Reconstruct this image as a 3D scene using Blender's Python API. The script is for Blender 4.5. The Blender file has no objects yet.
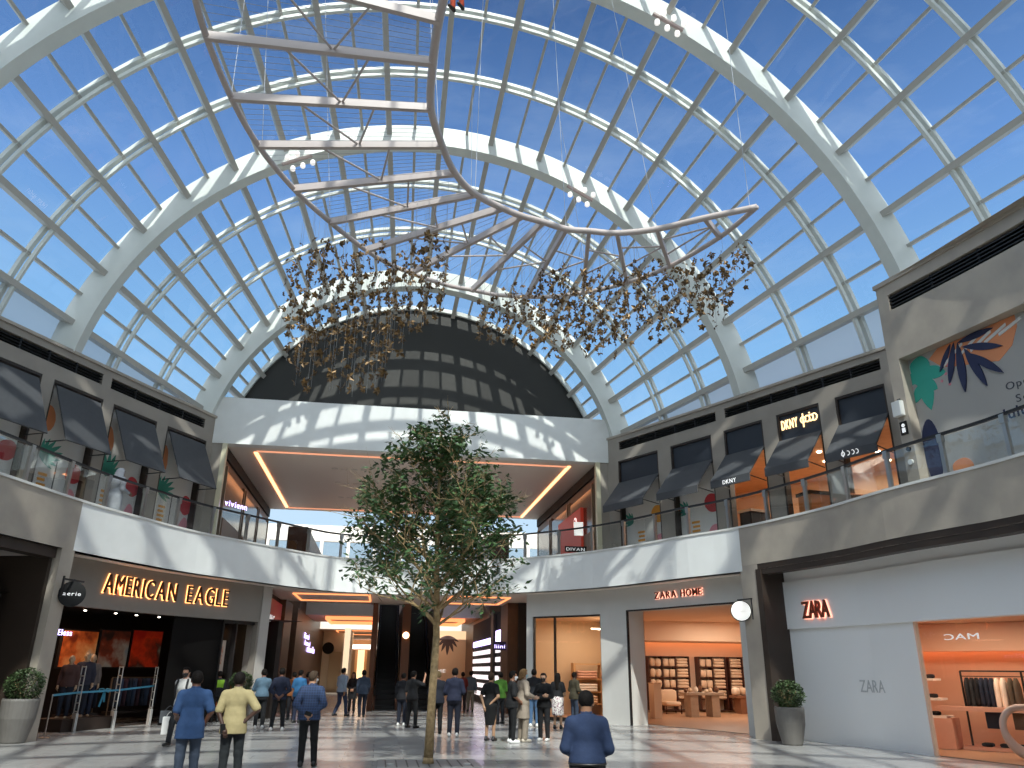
import bpy, bmesh, math, random
import numpy as np
from mathutils import Vector, Matrix
random.seed(7); RNG=np.random.default_rng(7)
f=769.; cx,cy=512.,384.; hcam=1.68
zx,zy=534.,-1680.
_up=np.array([zx-cx,-(zy-cy),-f]); _up/=np.linalg.norm(_up)
_F=np.array([0,0,-1.])-_up*(-_up[2]); _F/=np.linalg.norm(_F)
_R=np.cross(_F,_up); M=np.array([_R,_F,_up])
CAM=np.array([0,0,hcam])
def ray(x,y): return M@np.array([x-cx,-(y-cy),-f])
def onz(x,y,z=0.):
    d=ray(x,y); return CAM+d*((z-hcam)/d[2])
def atY(x,y,Y):
    d=ray(x,y); return CAM+d*(Y/d[1])
def proj(p):
    c=M.T@(np.array(p,float)-CAM); return np.array([cx+f*c[0]/-c[2], cy-f*c[1]/-c[2]])
PSI=math.radians(9.0)
O=np.array([1.086,0.]); U=np.array([math.cos(PSI),math.sin(PSI)]); V=np.array([-math.sin(PSI),math.cos(PSI)])
def L(u,v,z): p=O+u*U+v*V; return np.array([p[0],p[1],z])
def uv(p): d=np.array(p[:2])-O; return d@U,d@V
ZC=9.5
def Rv(v): return 16.17-.4922*(v-19.9)
def oncone(x,y):
    d=ray(x,y); lo,hi=None,None
    g=lambda t:(lambda P:np.hypot(uv(P)[0],P[2]-ZC)-Rv(uv(P)[1]))(CAM+d*t)
    ts=np.linspace(.002,.06,400); prev=g(ts[0])
    for t in ts[1:]:
        c=g(t)
        if prev<0<=c:
            a,b=t-(ts[1]-ts[0]),t
            for _ in range(40):
                m=(a+b)/2
                if g(m)<0:a=m
                else:b=m
            return CAM+d*a
        prev=c
class Curve:
    """plan polyline with arc length, outward normal to its left/right"""
    def __init__(s,pts,n=400,side=1):
        P=np.array(pts,float)
        # catmull-rom
        Q=[]
        E=np.vstack([2*P[0]-P[1],P,2*P[-1]-P[-2]])
        for i in range(1,len(E)-2):
            for t in np.linspace(0,1,24,endpoint=False):
                a,b,c,d=E[i-1:i+3]
                Q.append(.5*((2*b)+(-a+c)*t+(2*a-5*b+4*c-d)*t*t+(-a+3*b-3*c+d)*t**3))
        Q.append(P[-1]); Q=np.array(Q)
        seg=np.hypot(*np.diff(Q,axis=0).T); S=np.r_[0,np.cumsum(seg)]
        s.len=S[-1]; s.S=np.linspace(0,s.len,n)
        s.P=np.c_[np.interp(s.S,S,Q[:,0]),np.interp(s.S,S,Q[:,1])]
        T=np.gradient(s.P,s.S,axis=0); T/=np.linalg.norm(T,axis=1)[:,None]
        s.N=np.c_[-T[:,1],T[:,0]]*side; s.T=T
    def at(s,a,off=0.):
        x=np.interp(a,s.S,s.P[:,0]); y=np.interp(a,s.S,s.P[:,1])
        nx=np.interp(a,s.S,s.N[:,0]); ny=np.interp(a,s.S,s.N[:,1]); l=math.hypot(nx,ny)
        if a<0: t=s.T[0]; x+=t[0]*a; y+=t[1]*a
        if a>s.len: t=s.T[-1]; x+=t[0]*(a-s.len); y+=t[1]*(a-s.len)
        return np.array([x+nx/l*off,y+ny/l*off])
    def tan(s,a):
        t=np.array([np.interp(a,s.S,s.T[:,0]),np.interp(a,s.S,s.T[:,1])]); return t/np.linalg.norm(t)
    def nor(s,a):
        t=np.array([np.interp(a,s.S,s.N[:,0]),np.interp(a,s.S,s.N[:,1])]); return t/np.linalg.norm(t)
    def hit(s,x,y,off=0.,first=False):
        """pixel -> (s,z) on the vertical wall surface offset from the curve"""
        d=ray(x,y); az=math.atan2(d[0],d[1])
        Q=s.P+s.N*off; A=np.arctan2(Q[:,0],Q[:,1])-az
        k=np.where((A[:-1]*A[1:]<=0)&(Q[:-1,1]>0)&(abs(A[:-1])<1))[0]
        if len(k)==0: return None
        D=[np.hypot(*Q[i]) for i in k]; i=k[int(np.argmin(D)) if first else int(np.argmax(D))]
        w=A[i]/(A[i]-A[i+1]+1e-12); a=s.S[i]+w*(s.S[i+1]-s.S[i]); q=Q[i]+w*(Q[i+1]-Q[i])
        return a, hcam+d[2]*np.hypot(*q)/np.hypot(d[0],d[1])
def onv(x,y,v):
    d=ray(x,y); n=np.array([V[0],V[1],0]); o=np.array([*O,0])+n*v
    t=n@(o-CAM)/(n@d); P=CAM+d*t; u,_=uv(P); return u,P[2]

# ------------------------------------------------------------------ materials
def srgb(c):
    if isinstance(c,str): c=[int(c[i:i+2],16)/255 for i in (0,2,4)]
    return tuple(x/12.92 if x<=.04045 else ((x+.055)/1.055)**2.4 for x in c)
_M={}
def mat(name,c='808080',rough=.6,metal=0.,emit=0.,noise=0.,scale=4.,c2=None,spec=.5,bump=0.,coat=0.):
    if name in _M: return _M[name]
    m=bpy.data.materials.new(name); m.use_nodes=True; nt=m.node_tree; b=nt.nodes['Principled BSDF']
    rgb=(*srgb(c),1)
    b.inputs['Base Color'].default_value=rgb; b.inputs['Roughness'].default_value=rough; b.inputs['Metallic'].default_value=metal
    b.inputs['Specular IOR Level'].default_value=spec
    if coat: b.inputs['Coat Weight'].default_value=coat
    if emit:
        b.inputs['Emission Color'].default_value=rgb; b.inputs['Emission Strength'].default_value=emit
    if noise or bump:
        tc=nt.nodes.new('ShaderNodeTexCoord'); n=nt.nodes.new('ShaderNodeTexNoise')
        n.inputs['Scale'].default_value=scale; n.inputs['Detail'].default_value=5
        nt.links.new(tc.outputs['Object'],n.inputs['Vector'])
        if noise:
            r=nt.nodes.new('ShaderNodeMix'); r.data_type='RGBA'
            d=srgb(c2) if c2 else tuple(x*(1-noise) for x in srgb(c))
            r.inputs['A'].default_value=rgb; r.inputs['B'].default_value=(*d,1)
            mr=nt.nodes.new('ShaderNodeMapRange'); mr.inputs['From Min'].default_value=.35; mr.inputs['From Max'].default_value=.65
            nt.links.new(n.outputs['Fac'],mr.inputs['Value']); nt.links.new(mr.outputs['Result'],r.inputs['Factor'])
            nt.links.new(r.outputs['Result'],b.inputs['Base Color'])
        if bump:
            bp=nt.nodes.new('ShaderNodeBump'); bp.inputs['Strength'].default_value=bump; bp.inputs['Distance'].default_value=.02
            nt.links.new(n.outputs['Fac'],bp.inputs['Height']); nt.links.new(bp.outputs['Normal'],b.inputs['Normal'])
    _M[name]=m; return m
def glassmat(name,tint,refl=.08,rough=.0,alpha_mix=None):
    """thin architectural glass: coloured transparency under a fresnel reflection"""
    m=bpy.data.materials.new(name); m.use_nodes=True; nt=m.node_tree; nt.nodes.clear()
    o=nt.nodes.new('ShaderNodeOutputMaterial'); t=nt.nodes.new('ShaderNodeBsdfTransparent'); g=nt.nodes.new('ShaderNodeBsdfGlossy')
    t.inputs['Color'].default_value=(*tint,1); g.inputs['Roughness'].default_value=rough; g.inputs['Color'].default_value=(1,1,1,1)
    fr=nt.nodes.new('ShaderNodeLayerWeight'); fr.inputs['Blend'].default_value=.25
    mr=nt.nodes.new('ShaderNodeMapRange'); mr.inputs['To Min'].default_value=refl*.5; mr.inputs['To Max'].default_value=min(1,refl*5)
    nt.links.new(fr.outputs['Fresnel'],mr.inputs['Value'])
    mx=nt.nodes.new('ShaderNodeMixShader'); nt.links.new(mr.outputs['Result'],mx.inputs['Fac'])
    nt.links.new(t.outputs[0],mx.inputs[1]); nt.links.new(g.outputs[0],mx.inputs[2]); nt.links.new(mx.outputs[0],o.inputs['Surface'])
    return m
# ------------------------------------------------------------------ objects
COL=bpy.context.scene.collection
def tag(o,label=None,cat=None,group=None,kind=None):
    if label: o['label']=label
    if cat: o['category']=cat
    if group: o['group']=group
    if kind: o['kind']=kind
    return o
def empty(name,loc,label=None,cat=None,group=None,rz=0.):
    o=bpy.data.objects.new(name,None); COL.objects.link(o); o.location=[float(x) for x in loc]; o.rotation_euler=(0,0,rz); o.empty_display_size=.2
    return tag(o,label,cat,group)
def copy_tree(o,parent=None):
    c=o.copy(); COL.objects.link(c); c.parent=parent
    for ch in list(o.children): copy_tree(ch,c)
    return c
class MB:
    def __init__(s): s.v=[]; s.f=[]; s.mi=[]; s.k=0
    def add(s,vs,fs):
        n=len(s.v); s.v+= [tuple(map(float,v)) for v in vs]; s.f+=[tuple(i+n for i in f) for f in fs]; s.mi+=[s.k]*len(fs); return s
    def quad(s,a,b,c,d): return s.add([a,b,c,d],[(0,1,2,3)])
    def frame(s,o,ex,ey,ez,lo,hi):
        """box in a local frame"""
        o,ex,ey,ez=map(lambda q:np.array(q,float),(o,ex,ey,ez)); c=[]
        for x in (lo[0],hi[0]):
            for y in (lo[1],hi[1]):
                for z in (lo[2],hi[2]): c.append(o+ex*x+ey*y+ez*z)
        return s.add(c,[(0,1,3,2),(4,6,7,5),(0,4,5,1),(2,3,7,6),(0,2,6,4),(1,5,7,3)])
    def box(s,c,h,rz=0.):
        ex=(math.cos(rz),math.sin(rz),0); ey=(-math.sin(rz),math.cos(rz),0)
        return s.frame(c,ex,ey,(0,0,1),(-h[0],-h[1],-h[2]),h)
    def bar(s,a,b,w,h,up=(0,0,1)):
        """rectangular bar from a to b, width w sideways, height h along up"""
        a,b=np.array(a,float),np.array(b,float); t=b-a; l=np.linalg.norm(t)
        if l<1e-6: return s
        t/=l; up=np.array(up,float); x=np.cross(t,up); nx=np.linalg.norm(x)
        if nx<1e-5: up=np.array([1.,0,0]); x=np.cross(t,up); nx=np.linalg.norm(x)
        x/=nx; y=np.cross(x,t)
        return s.frame(a,t,x,y,(0,-w/2,-h/2),(l,w/2,h/2))
    def tube(s,path,r,n=8,cap=True,closed=False):
        P=[np.array(p,float) for p in path]; m=len(P); R=r if hasattr(r,'__len__') else [r]*m
        T=[]
        for i in range(m):
            a=P[i-1] if (i>0 or closed) else P[i]; b=P[(i+1)%m] if (i<m-1 or closed) else P[i]
            t=b-a; T.append(t/(np.linalg.norm(t)+1e-12))
        ref=np.array([0,0,1.]) if abs(T[0][2])<.9 else np.array([1.,0,0]); vs=[]
        x=np.cross(T[0],ref); x/=np.linalg.norm(x)
        for i in range(m):
            x=x-T[i]*x.dot(T[i]); x/=np.linalg.norm(x)+1e-12; y=np.cross(T[i],x)
            for k in range(n):
                a=2*math.pi*k/n; vs.append(P[i]+R[i]*(math.cos(a)*x+math.sin(a)*y))
        fs=[]
        for i in range(m if closed else m-1):
            j=(i+1)%m
            for k in range(n): fs.append((i*n+k,i*n+(k+1)%n,j*n+(k+1)%n,j*n+k))
        if cap and not closed: fs+= [tuple(range(n))[::-1],tuple(range((m-1)*n,m*n))]
        return s.add(vs,fs)
    def sweep(s,path,prof,closed=True,cap=True):
        """path: list of (origin, ex, ey); prof: list of (x,y)"""
        n=len(prof); vs=[]
        for o,ex,ey in path:
            for x,y in prof: vs.append(np.array(o)+np.array(ex)*x+np.array(ey)*y)
        fs=[]
        for i in range(len(path)-1):
            for k in range(n if closed else n-1): fs.append((i*n+k,i*n+(k+1)%n,(i+1)*n+(k+1)%n,(i+1)*n+k))
        if cap and closed: fs+=[tuple(range(n))[::-1],tuple(range((len(path)-1)*n,len(path)*n))]
        return s.add(vs,fs)
    def lathe(s,c,prof,n=24,cap=False):
        vs=[];m=len(prof)
        for r,z in prof:
            for k in range(n): a=2*math.pi*k/n; vs.append((c[0]+r*math.cos(a),c[1]+r*math.sin(a),c[2]+z))
        fs=[(i*n+k,i*n+(k+1)%n,(i+1)*n+(k+1)%n,(i+1)*n+k) for i in range(m-1) for k in range(n)]
        if cap: fs+=[tuple(range(n))[::-1],tuple(range((m-1)*n,m*n))]
        return s.add(vs,fs)
    def prism(s,poly,o,ex,ey,ez,d):
        """polygon (x,y list) extruded d along ez"""
        o,ex,ey,ez=map(lambda q:np.array(q,float),(o,ex,ey,ez)); n=len(poly)
        a=[o+ex*x+ey*y for x,y in poly]; b=[p+ez*d for p in a]
        return s.add(a+b,[tuple(range(n))[::-1],tuple(range(n,2*n))]+[(i,(i+1)%n,n+(i+1)%n,n+i) for i in range(n)])
    def build(s,name,m,parent=None,smooth=False,kind=None,label=None,cat=None,group=None,origin=None,bevel=0):
        me=bpy.data.meshes.new(name); V_=np.array(s.v) if s.v else np.zeros((0,3))
        if parent is not None:
            W=np.array(parent_world(parent)); V_=V_-W; loc=(0,0,0)
        else:
            if origin is None:
                lo,hi=V_.min(0),V_.max(0); origin=((lo[0]+hi[0])/2,(lo[1]+hi[1])/2,lo[2])
            V_=V_-np.array(origin); loc=origin
        me.from_pydata([tuple(v) for v in V_],[],s.f)
        ms=m if isinstance(m,(list,tuple)) else [m]
        for x in ms: me.materials.append(x)
        if len(ms)>1: me.polygons.foreach_set('material_index',s.mi)
        if smooth: me.polygons.foreach_set('use_smooth',[True]*len(s.f))
        bm=bmesh.new(); bm.from_mesh(me); bmesh.ops.recalc_face_normals(bm,faces=bm.faces); bm.to_mesh(me); bm.free()
        o=bpy.data.objects.new(name,me); COL.objects.link(o); o.location=[float(x) for x in loc]
        if parent is not None: o.parent=parent
        if bevel:
            b=o.modifiers.new('bevel','BEVEL'); b.width=bevel; b.segments=2; b.limit_method='ANGLE'
        return tag(o,label,cat,group,kind)
def parent_world(p):
    w=np.zeros(3)
    while p is not None: w=w+np.array(p.location); p=p.parent
    return w
def struct(mb,name,m,**k): return mb.build(name,m,kind='structure',**k)
def P3(p,z): return np.array([p[0],p[1],z])
def wall(mb,C,off,s0,s1,z0,z1,ops=(),ds=.5,depth=.3):
    """vertical wall face on a curve with openings (sa,sb,za,zb[,depth]) and their reveals"""
    ss={s0,s1}; zs={z0,z1}
    for o in ops: ss|={min(max(o[0],s0),s1),min(max(o[1],s0),s1)}; zs|={min(max(o[2],z0),z1),min(max(o[3],z0),z1)}
    ss=sorted(ss); zs=sorted(zs); S=[]
    for a,b in zip(ss[:-1],ss[1:]):
        n=max(1,int(math.ceil((b-a)/ds))); S+=[a+(b-a)*i/n for i in range(n)]
    S.append(ss[-1])
    for a,b in zip(S[:-1],S[1:]):
        pa,pb=C.at(a,off),C.at(b,off); mid=(a+b)/2
        for c,d in zip(zs[:-1],zs[1:]):
            mz=(c+d)/2
            if any(o[0]<mid<o[1] and o[2]<mz<o[3] for o in ops): continue
            mb.quad(P3(pa,c),P3(pb,c),P3(pb,d),P3(pa,d))
    for o in ops:
        dp=o[4] if len(o)>4 else depth
        a,b,c,d=o[:4]
        if c<=z0+1e-6: c=z0
        for q in (a,b):
            p,r=C.at(q,off),C.at(q,off+dp); mb.quad(P3(p,c),P3(r,c),P3(r,d),P3(p,d))
        n=max(1,int(math.ceil((b-a)/ds)))
        for i in range(n):
            x,y=a+(b-a)*i/n,a+(b-a)*(i+1)/n
            for zz in ((d,) if c<=z0+1e-6 else (c,d)):
                mb.quad(P3(C.at(x,off),zz),P3(C.at(y,off),zz),P3(C.at(y,off+dp),zz),P3(C.at(x,off+dp),zz))
    return mb
def strip(mb,C,o0,o1,s0,s1,z,ds=.6):
    n=max(1,int(math.ceil((s1-s0)/ds)))
    for i in range(n):
        a,b=s0+(s1-s0)*i/n,s0+(s1-s0)*(i+1)/n
        mb.quad(P3(C.at(a,o0),z),P3(C.at(b,o0),z),P3(C.at(b,o1),z),P3(C.at(a,o1),z))
    return mb
def band(mb,C,s0,s1,o0,o1,z0,z1,ds=.5):
    """solid bar following the curve"""
    n=max(1,int(math.ceil((s1-s0)/ds))); path=[]
    for i in range(n+1):
        a=s0+(s1-s0)*i/n; p=C.at(a,0); nn=C.at(a,1)-p
        path.append((P3(p,0),(nn[0],nn[1],0),(0,0,1)))
    return mb.sweep(path,[(o0,z0),(o1,z0),(o1,z1),(o0,z1)])
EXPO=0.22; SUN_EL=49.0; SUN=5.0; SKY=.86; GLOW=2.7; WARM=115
# ================================================================== camera, sky, sun
sc=bpy.context.scene
cam=bpy.data.cameras.new('camera'); co=bpy.data.objects.new('camera',cam); COL.objects.link(co)
cam.sensor_fit='HORIZONTAL'; cam.sensor_width=36; cam.lens=f/1024*36; cam.clip_end=400
mw=Matrix.Identity(4)
for i in range(3):
    for j in range(3): mw[i][j]=M[i][j]
    mw[i][3]=CAM[i]
co.matrix_world=mw; sc.camera=co
sc.view_settings.view_transform='Standard'; sc.view_settings.look='None'; sc.view_settings.exposure=EXPO; sc.view_settings.gamma=1; sc.view_settings.use_curve_mapping=False
w=bpy.data.worlds.new('world'); sc.world=w; w.use_nodes=True; nt=w.node_tree; bg=nt.nodes['Background']
# sun stands behind the camera on the hall's long axis
sundir=np.array([-V[0],-V[1],math.tan(math.radians(SUN_EL))]); sundir/=np.linalg.norm(sundir)
def nd(k,**kw):
    n=nt.nodes.new(k)
    for a_,b_ in kw.items(): setattr(n,a_,b_)
    return n
tc=nd('ShaderNodeTexCoord'); sx=nd('ShaderNodeSeparateXYZ'); nt.links.new(tc.outputs['Generated'],sx.inputs[0])
rp=nd('ShaderNodeValToRGB'); el=rp.color_ramp.elements
for i,(z,c) in enumerate(((0,(.72,.86,1.0)),(.2,(.55,.78,1.0)),(.37,(.33,.60,.92)),(.54,(.20,.38,.74)),(.73,(.070,.155,.36)),(1,(.05,.11,.28)))):
    e=el[i] if i<2 else el.new(z)
    e.position=z; e.color=(*c,1)
nt.links.new(sx.outputs['Z'],rp.inputs['Fac'])
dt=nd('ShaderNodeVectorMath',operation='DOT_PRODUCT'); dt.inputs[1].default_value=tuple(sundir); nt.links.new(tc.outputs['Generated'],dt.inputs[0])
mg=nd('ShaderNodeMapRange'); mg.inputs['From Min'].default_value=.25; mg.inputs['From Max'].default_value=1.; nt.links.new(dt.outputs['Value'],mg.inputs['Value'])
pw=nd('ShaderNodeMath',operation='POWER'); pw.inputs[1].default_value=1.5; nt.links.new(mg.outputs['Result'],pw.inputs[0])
gl=nd('ShaderNodeVectorMath',operation='SCALE'); gl.inputs[0].default_value=(1,.93,.83); ml=nd('ShaderNodeMath',operation='MULTIPLY'); ml.inputs[1].default_value=GLOW  # wide sun-side glow added to the sky to raise the ambient light
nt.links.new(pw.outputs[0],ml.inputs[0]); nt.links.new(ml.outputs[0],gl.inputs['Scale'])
# thin high cloud streaks
mp=nd('ShaderNodeMapping'); mp.inputs['Scale'].default_value=(1.2,3.5,5.); mp.inputs['Rotation'].default_value=(.3,.2,.6)
nz=nd('ShaderNodeTexNoise'); nz.inputs['Scale'].default_value=1.6; nz.inputs['Detail'].default_value=7; nz.inputs['Roughness'].default_value=.62
nt.links.new(tc.outputs['Generated'],mp.inputs['Vector']); nt.links.new(mp.outputs['Vector'],nz.inputs['Vector'])
mr=nd('ShaderNodeMapRange'); mr.inputs['From Min'].default_value=.52; mr.inputs['From Max'].default_value=.85; mr.inputs['To Max'].default_value=.3
nt.links.new(nz.outputs['Fac'],mr.inputs['Value'])
mx=nd('ShaderNodeMix',data_type='RGBA'); mx.inputs['B'].default_value=(.8,.88,.95,1)
nt.links.new(mr.outputs['Result'],mx.inputs['Factor']); nt.links.new(rp.outputs['Color'],mx.inputs['A'])
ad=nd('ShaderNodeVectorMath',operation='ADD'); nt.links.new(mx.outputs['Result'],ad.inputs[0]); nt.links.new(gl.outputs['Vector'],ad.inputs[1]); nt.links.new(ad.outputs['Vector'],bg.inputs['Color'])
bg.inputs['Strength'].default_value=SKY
sl=bpy.data.lights.new('sun','SUN'); sl.energy=SUN; sl.angle=math.radians(.53); sl.color=(1,.91,.77)
so=bpy.data.objects.new('sun',sl); COL.objects.link(so); so.rotation_euler=Vector(sundir).to_track_quat('Z','Y').to_euler(); so.location=(0,-20,60)

# ================================================================== materials
mWhite=mat('white_plaster','e6e6e2',.55,noise=.04,scale=2)
mWhite2=mat('off_white_wall','cfccc6',.55,noise=.04,scale=2)
mSteel=mat('white_painted_steel','dcdfd8',.42,noise=.03,scale=3)
mPurlin=mat('grey_painted_steel','b9b5ac',.45)
mStone=mat('beige_stone','b0a596',.5,noise=.16,scale=1.3,c2='a0968a')
mStoneD=mat('greige_cladding','9b9287',.6,noise=.12,scale=1.1)
mDark=mat('dark_metal','1d1c1d',.45)
mBrown=mat('dark_brown_cladding','352a22',.5,noise=.15,scale=2)
mBlack=mat('black_void','0b0a0a',.8)
mSoffit=mat('warm_white_soffit','e8dccf',.6)
mCove=mat('cove_light','ffab74',.5,emit=3.0)
mChrome=mat('brushed_steel','b9b7b3',.3,1.)
mVault=glassmat('vault_glass',(.76,.87,.97),.05)
mRailG=glassmat('railing_glass',(.93,.95,.95),.06)
mShopG=glassmat('shop_glass',(.93,.93,.92),.05)
mFrostG=bpy.data.materials.new('frosted_glass'); mFrostG.use_nodes=True
_n=mFrostG.node_tree; _n.nodes.clear(); _o=_n.nodes.new('ShaderNodeOutputMaterial'); _t=_n.nodes.new('ShaderNodeBsdfTranslucent'); _d=_n.nodes.new('ShaderNodeBsdfDiffuse'); _m=_n.nodes.new('ShaderNodeMixShader')
_t.inputs['Color'].default_value=(.52,.68,.82,1); _d.inputs['Color'].default_value=(.46,.55,.62,1); _m.inputs['Fac'].default_value=.45
_n.links.new(_t.outputs[0],_m.inputs[1]); _n.links.new(_d.outputs[0],_m.inputs[2]); _n.links.new(_m.outputs[0],_o.inputs[0])

# ================================================================== plan curves
c1pix=[(0,472),(85,500.6),(137.7,515.6),(195,530.5),(250,541.5),(306,552),(346,557.5),(425,561.5),(506,558.5),(573,553),(625,546),(680.5,536),(738.8,526.5),(820,508),(888.6,488),(980,464.7),(1024,452)]
H1,H0=5.75,4.45          # balcony edge top and underside
HF=5.45                  # upper floor level
K2=.97; zk=lambda z:hcam+(z-hcam)*K2   # wall faces sit at the arches' inner edge
HC=zk(12.0)              # cornice
C1=Curve([onz(*q,H1)[:2] for q in c1pix],side=1)
CL=Curve([K2*np.array(q) for q in [L(-18,10,0)[:2],L(-17.4,15,0)[:2],L(-16,19.9,0)[:2]]+[oncone(*q)[:2] for q in [(0,312.5),(40,333),(78,353),(156,393.8)]]+[L(-9.3,33.1,0)[:2],L(-8.6,34.6,0)[:2]]],side=1)
CR=Curve([K2*np.array(q) for q in [L(17.4,15,0)[:2],L(16,19.9,0)[:2]]+[oncone(*q)[:2] for q in [(881,338.7),(801,372),(757,391),(715,409),(670,422)]]+[L(9.38,33.08,0)[:2],L(8.6,34.6,0)[:2]]],side=-1)
VB=33.0                  # front plane of the white beam
# ================================================================== floor
def floor_mat():
    m=bpy.data.materials.new('polished_stone_tiles'); m.use_nodes=True; nt=m.node_tree; b=nt.nodes['Principled BSDF']
    tc=nt.nodes.new('ShaderNodeTexCoord'); mp=nt.nodes.new('ShaderNodeMapping'); mp.inputs['Rotation'].default_value=(0,0,-PSI)
    br=nt.nodes.new('ShaderNodeTexBrick'); br.inputs['Scale'].default_value=1; br.inputs['Brick Width'].default_value=1.2; br.inputs['Row Height'].default_value=.6; br.offset=.5
    br.inputs['Color1'].default_value=(*srgb('a3a19e'),1); br.inputs['Color2'].default_value=(*srgb('a9a7a4'),1); br.inputs['Mortar'].default_value=(*srgb('8f8d8a'),1); br.inputs['Mortar Size'].default_value=.006
    nz=nt.nodes.new('ShaderNodeTexNoise'); nz.inputs['Scale'].default_value=1.4; nz.inputs['Detail'].default_value=8; nz.inputs['Distortion'].default_value=1.2
    mx=nt.nodes.new('ShaderNodeMix'); mx.data_type='RGBA'; mx.blend_type='MULTIPLY'; mx.inputs['Factor'].default_value=.35
    nt.links.new(tc.outputs['Object'],mp.inputs['Vector']); nt.links.new(mp.outputs['Vector'],br.inputs['Vector']); nt.links.new(mp.outputs['Vector'],nz.inputs['Vector'])
    nt.links.new(br.outputs['Color'],mx.inputs['A']); nt.links.new(nz.outputs['Color'],mx.inputs['B']); 
    cr=nt.nodes.new('ShaderNodeHueSaturation'); cr.inputs['Saturation'].default_value=.0; cr.inputs['Value'].default_value=1.5
    nt.links.new(nz.outputs['Color'],cr.inputs['Color']); nt.links.new(cr.outputs['Color'],mx.inputs['B'])
    nt.links.new(mx.outputs['Result'],b.inputs['Base Color']); b.inputs['Roughness'].default_value=.2; b.inputs['Specular IOR Level'].default_value=.5
    return m
fl=MB(); fl.quad((-45,-35,0),(45,-35,0),(45,95,0),(-45,95,0)); struct(fl,'floor',floor_mat(),origin=(0,0,0))

# ================================================================== upper floor slab (balcony) and its edge
SL0,SL1=-9.0,C1.len+7
sb=MB(); strip(sb,C1,.05,11.5,SL0,14.2,HF); strip(sb,C1,.05,5.5,14.2,21.4,HF); strip(sb,C1,.05,11.5,21.4,SL1,HF)
struct(sb,'floor_upper',mat('upper_floor_tiles','a8a29a',.3))
sb=MB(); strip(sb,C1,.0,11.5,SL0,14.2,H0); strip(sb,C1,.0,5.5,14.2,21.4,H0); strip(sb,C1,.0,11.5,21.4,SL1,H0)
struct(sb,'ceiling_lower',mSoffit)
SA,SBB=3.05,31.8         # stone | white | stone on the balcony edge
for nm,a,b,m in (('trim_1',SL0,SA,mStone),('trim_2',SA,SBB,mWhite),('trim_3',SBB,SL1,mStone)):
    t=MB(); band(t,C1,a,b,0,.35,4.6 if nm=='trim_3' else H0,H1-.06); struct(t,nm,m)
t=MB(); band(t,C1,SL0,SL1,-.03,.4,H1-.06,H1); struct(t,'trim_4',mat('white_capping','d8d6d0',.4))

# ================================================================== upper walls
WL=[(a*K2,b*K2) for a,b in [(12.4,14.55),(15.1,17.3),(17.78,19.96),(20.45,22.71),(23.28,25.6)]]
WR=[(a*K2,b*K2) for a,b in [(7.38,9.22),(9.86,11.68),(12.32,14.2),(14.84,17.06),(17.8,20.28)]]
def uppers(C,W,slots,s1,name):
    ops=[(a,b,HF,zk(10.78),.35) for a,b in W]+[(a*K2,b*K2,zk(11.28),zk(11.68),.18) for a,b in slots]
    m=MB(); wall(m,C,0,0,s1,HF,HC,ops); struct(m,name,mStoneD)
    t=MB()
    band(t,C,0,s1,-.06,.35,HC-.08,HC+.02)
    struct(t,'trim_5' if name=='wall_left' else 'trim_6',mStone)
uppers(CL,WL,[(8,13.5),(14,19.72),(20.15,25.3)],CL.len,'wall_left')
uppers(CR,WR,[(2,7),(7.4,14.05),(14.52,20.17)],CR.len,'wall_right')
def slot(C,a,b):
    a,b=a*K2,b*K2
    r=empty('ventilation_grille',P3(C.at((a+b)/2,.1),zk(11.28)))
    m=MB(); wall(m,C,.17,a,b,zk(11.28),zk(11.68)); m.build('backing',mBlack,r)
    m=MB()
    for k in range(3): band(m,C,a,b,.03,.14,zk(11.36)+.1*k,zk(11.36)+.03+.1*k)
    n=max(2,int((b-a)/1.0))
    m.build('slats',mBlack,r)
    for k in range(1,n):
        x=a+(b-a)*k/n; p=C.at(x,.1); q=MB(); q.box(P3(p,zk(11.48)),(.03,.06,.2),math.atan2(*C.tan(x)[::-1])); q.build('divider',mDark,r)
    return r
for C,a,b,lb in ((CL,14,19.72,'long dark louvre slot under the glass roof, left wall, nearer one'),(CL,20.15,25.3,'dark louvre slot under the glass roof, left wall, beside the white beam'),
    (CR,7.4,14.05,'long dark louvre slot above the lit shop sign, right wall'),(CR,14.52,20.17,'dark louvre slot under the glass roof, right wall, beside the white beam'),(CL,8,13.5,None)):
    if lb: tag(slot(C,a,b),lb,'vent','louvre slots below the roof')
# back wall closing the hall behind the visitor
bw=MB(); pts=[CL.at(0)]+[L(u,v,0)[:2] for u,v in ((-18,2),(-16,-5.7),(-12.8,-12),(-9.5,-18.5),(9.5,-18.5),(12.8,-12),(16,-5.7),(18,2),(18,10))]+[CR.at(0)]
for a,b in zip(pts[:-1],pts[1:]): bw.quad(P3(a,0),P3(b,0),P3(b,HC),P3(a,HC))
struct(bw,'wall_back',mStoneD)

# ================================================================== glass vault
VS=[34.85,32.7,26.3,19.9,13.5,7.1,.7,-5.7,-12.1,-18.5]; RS=[9.0]+[Rv(v) for v in VS[1:5]]+[20.3]+[Rv(14.2-v) for v in VS[6:]]
def Rf(v): return float(np.interp(v,VS[::-1],RS[::-1]))
AZ=[math.radians(90+9.4*k) for k in range(-8,9)]; AM=[math.radians(90+9.4*(k+.5)) for k in range(-8,8)]
AF=math.asin(min(1,(HC-ZC)/13.))
def cp(v,a,dr=0.): r=Rf(v)+dr; return L(r*math.cos(a),v,ZC+r*math.sin(a))
def foot(v,dr=0): return math.asin(min(.99,(HC-.25-ZC)/(Rf(v)+dr)))
stations=[]
for a,b in zip(VS[1:-1],VS[2:]): stations+=[a,a+(b-a)/3,a+(b-a)*2/3]
stations=[VS[0]]+stations+[VS[-1]]
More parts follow.
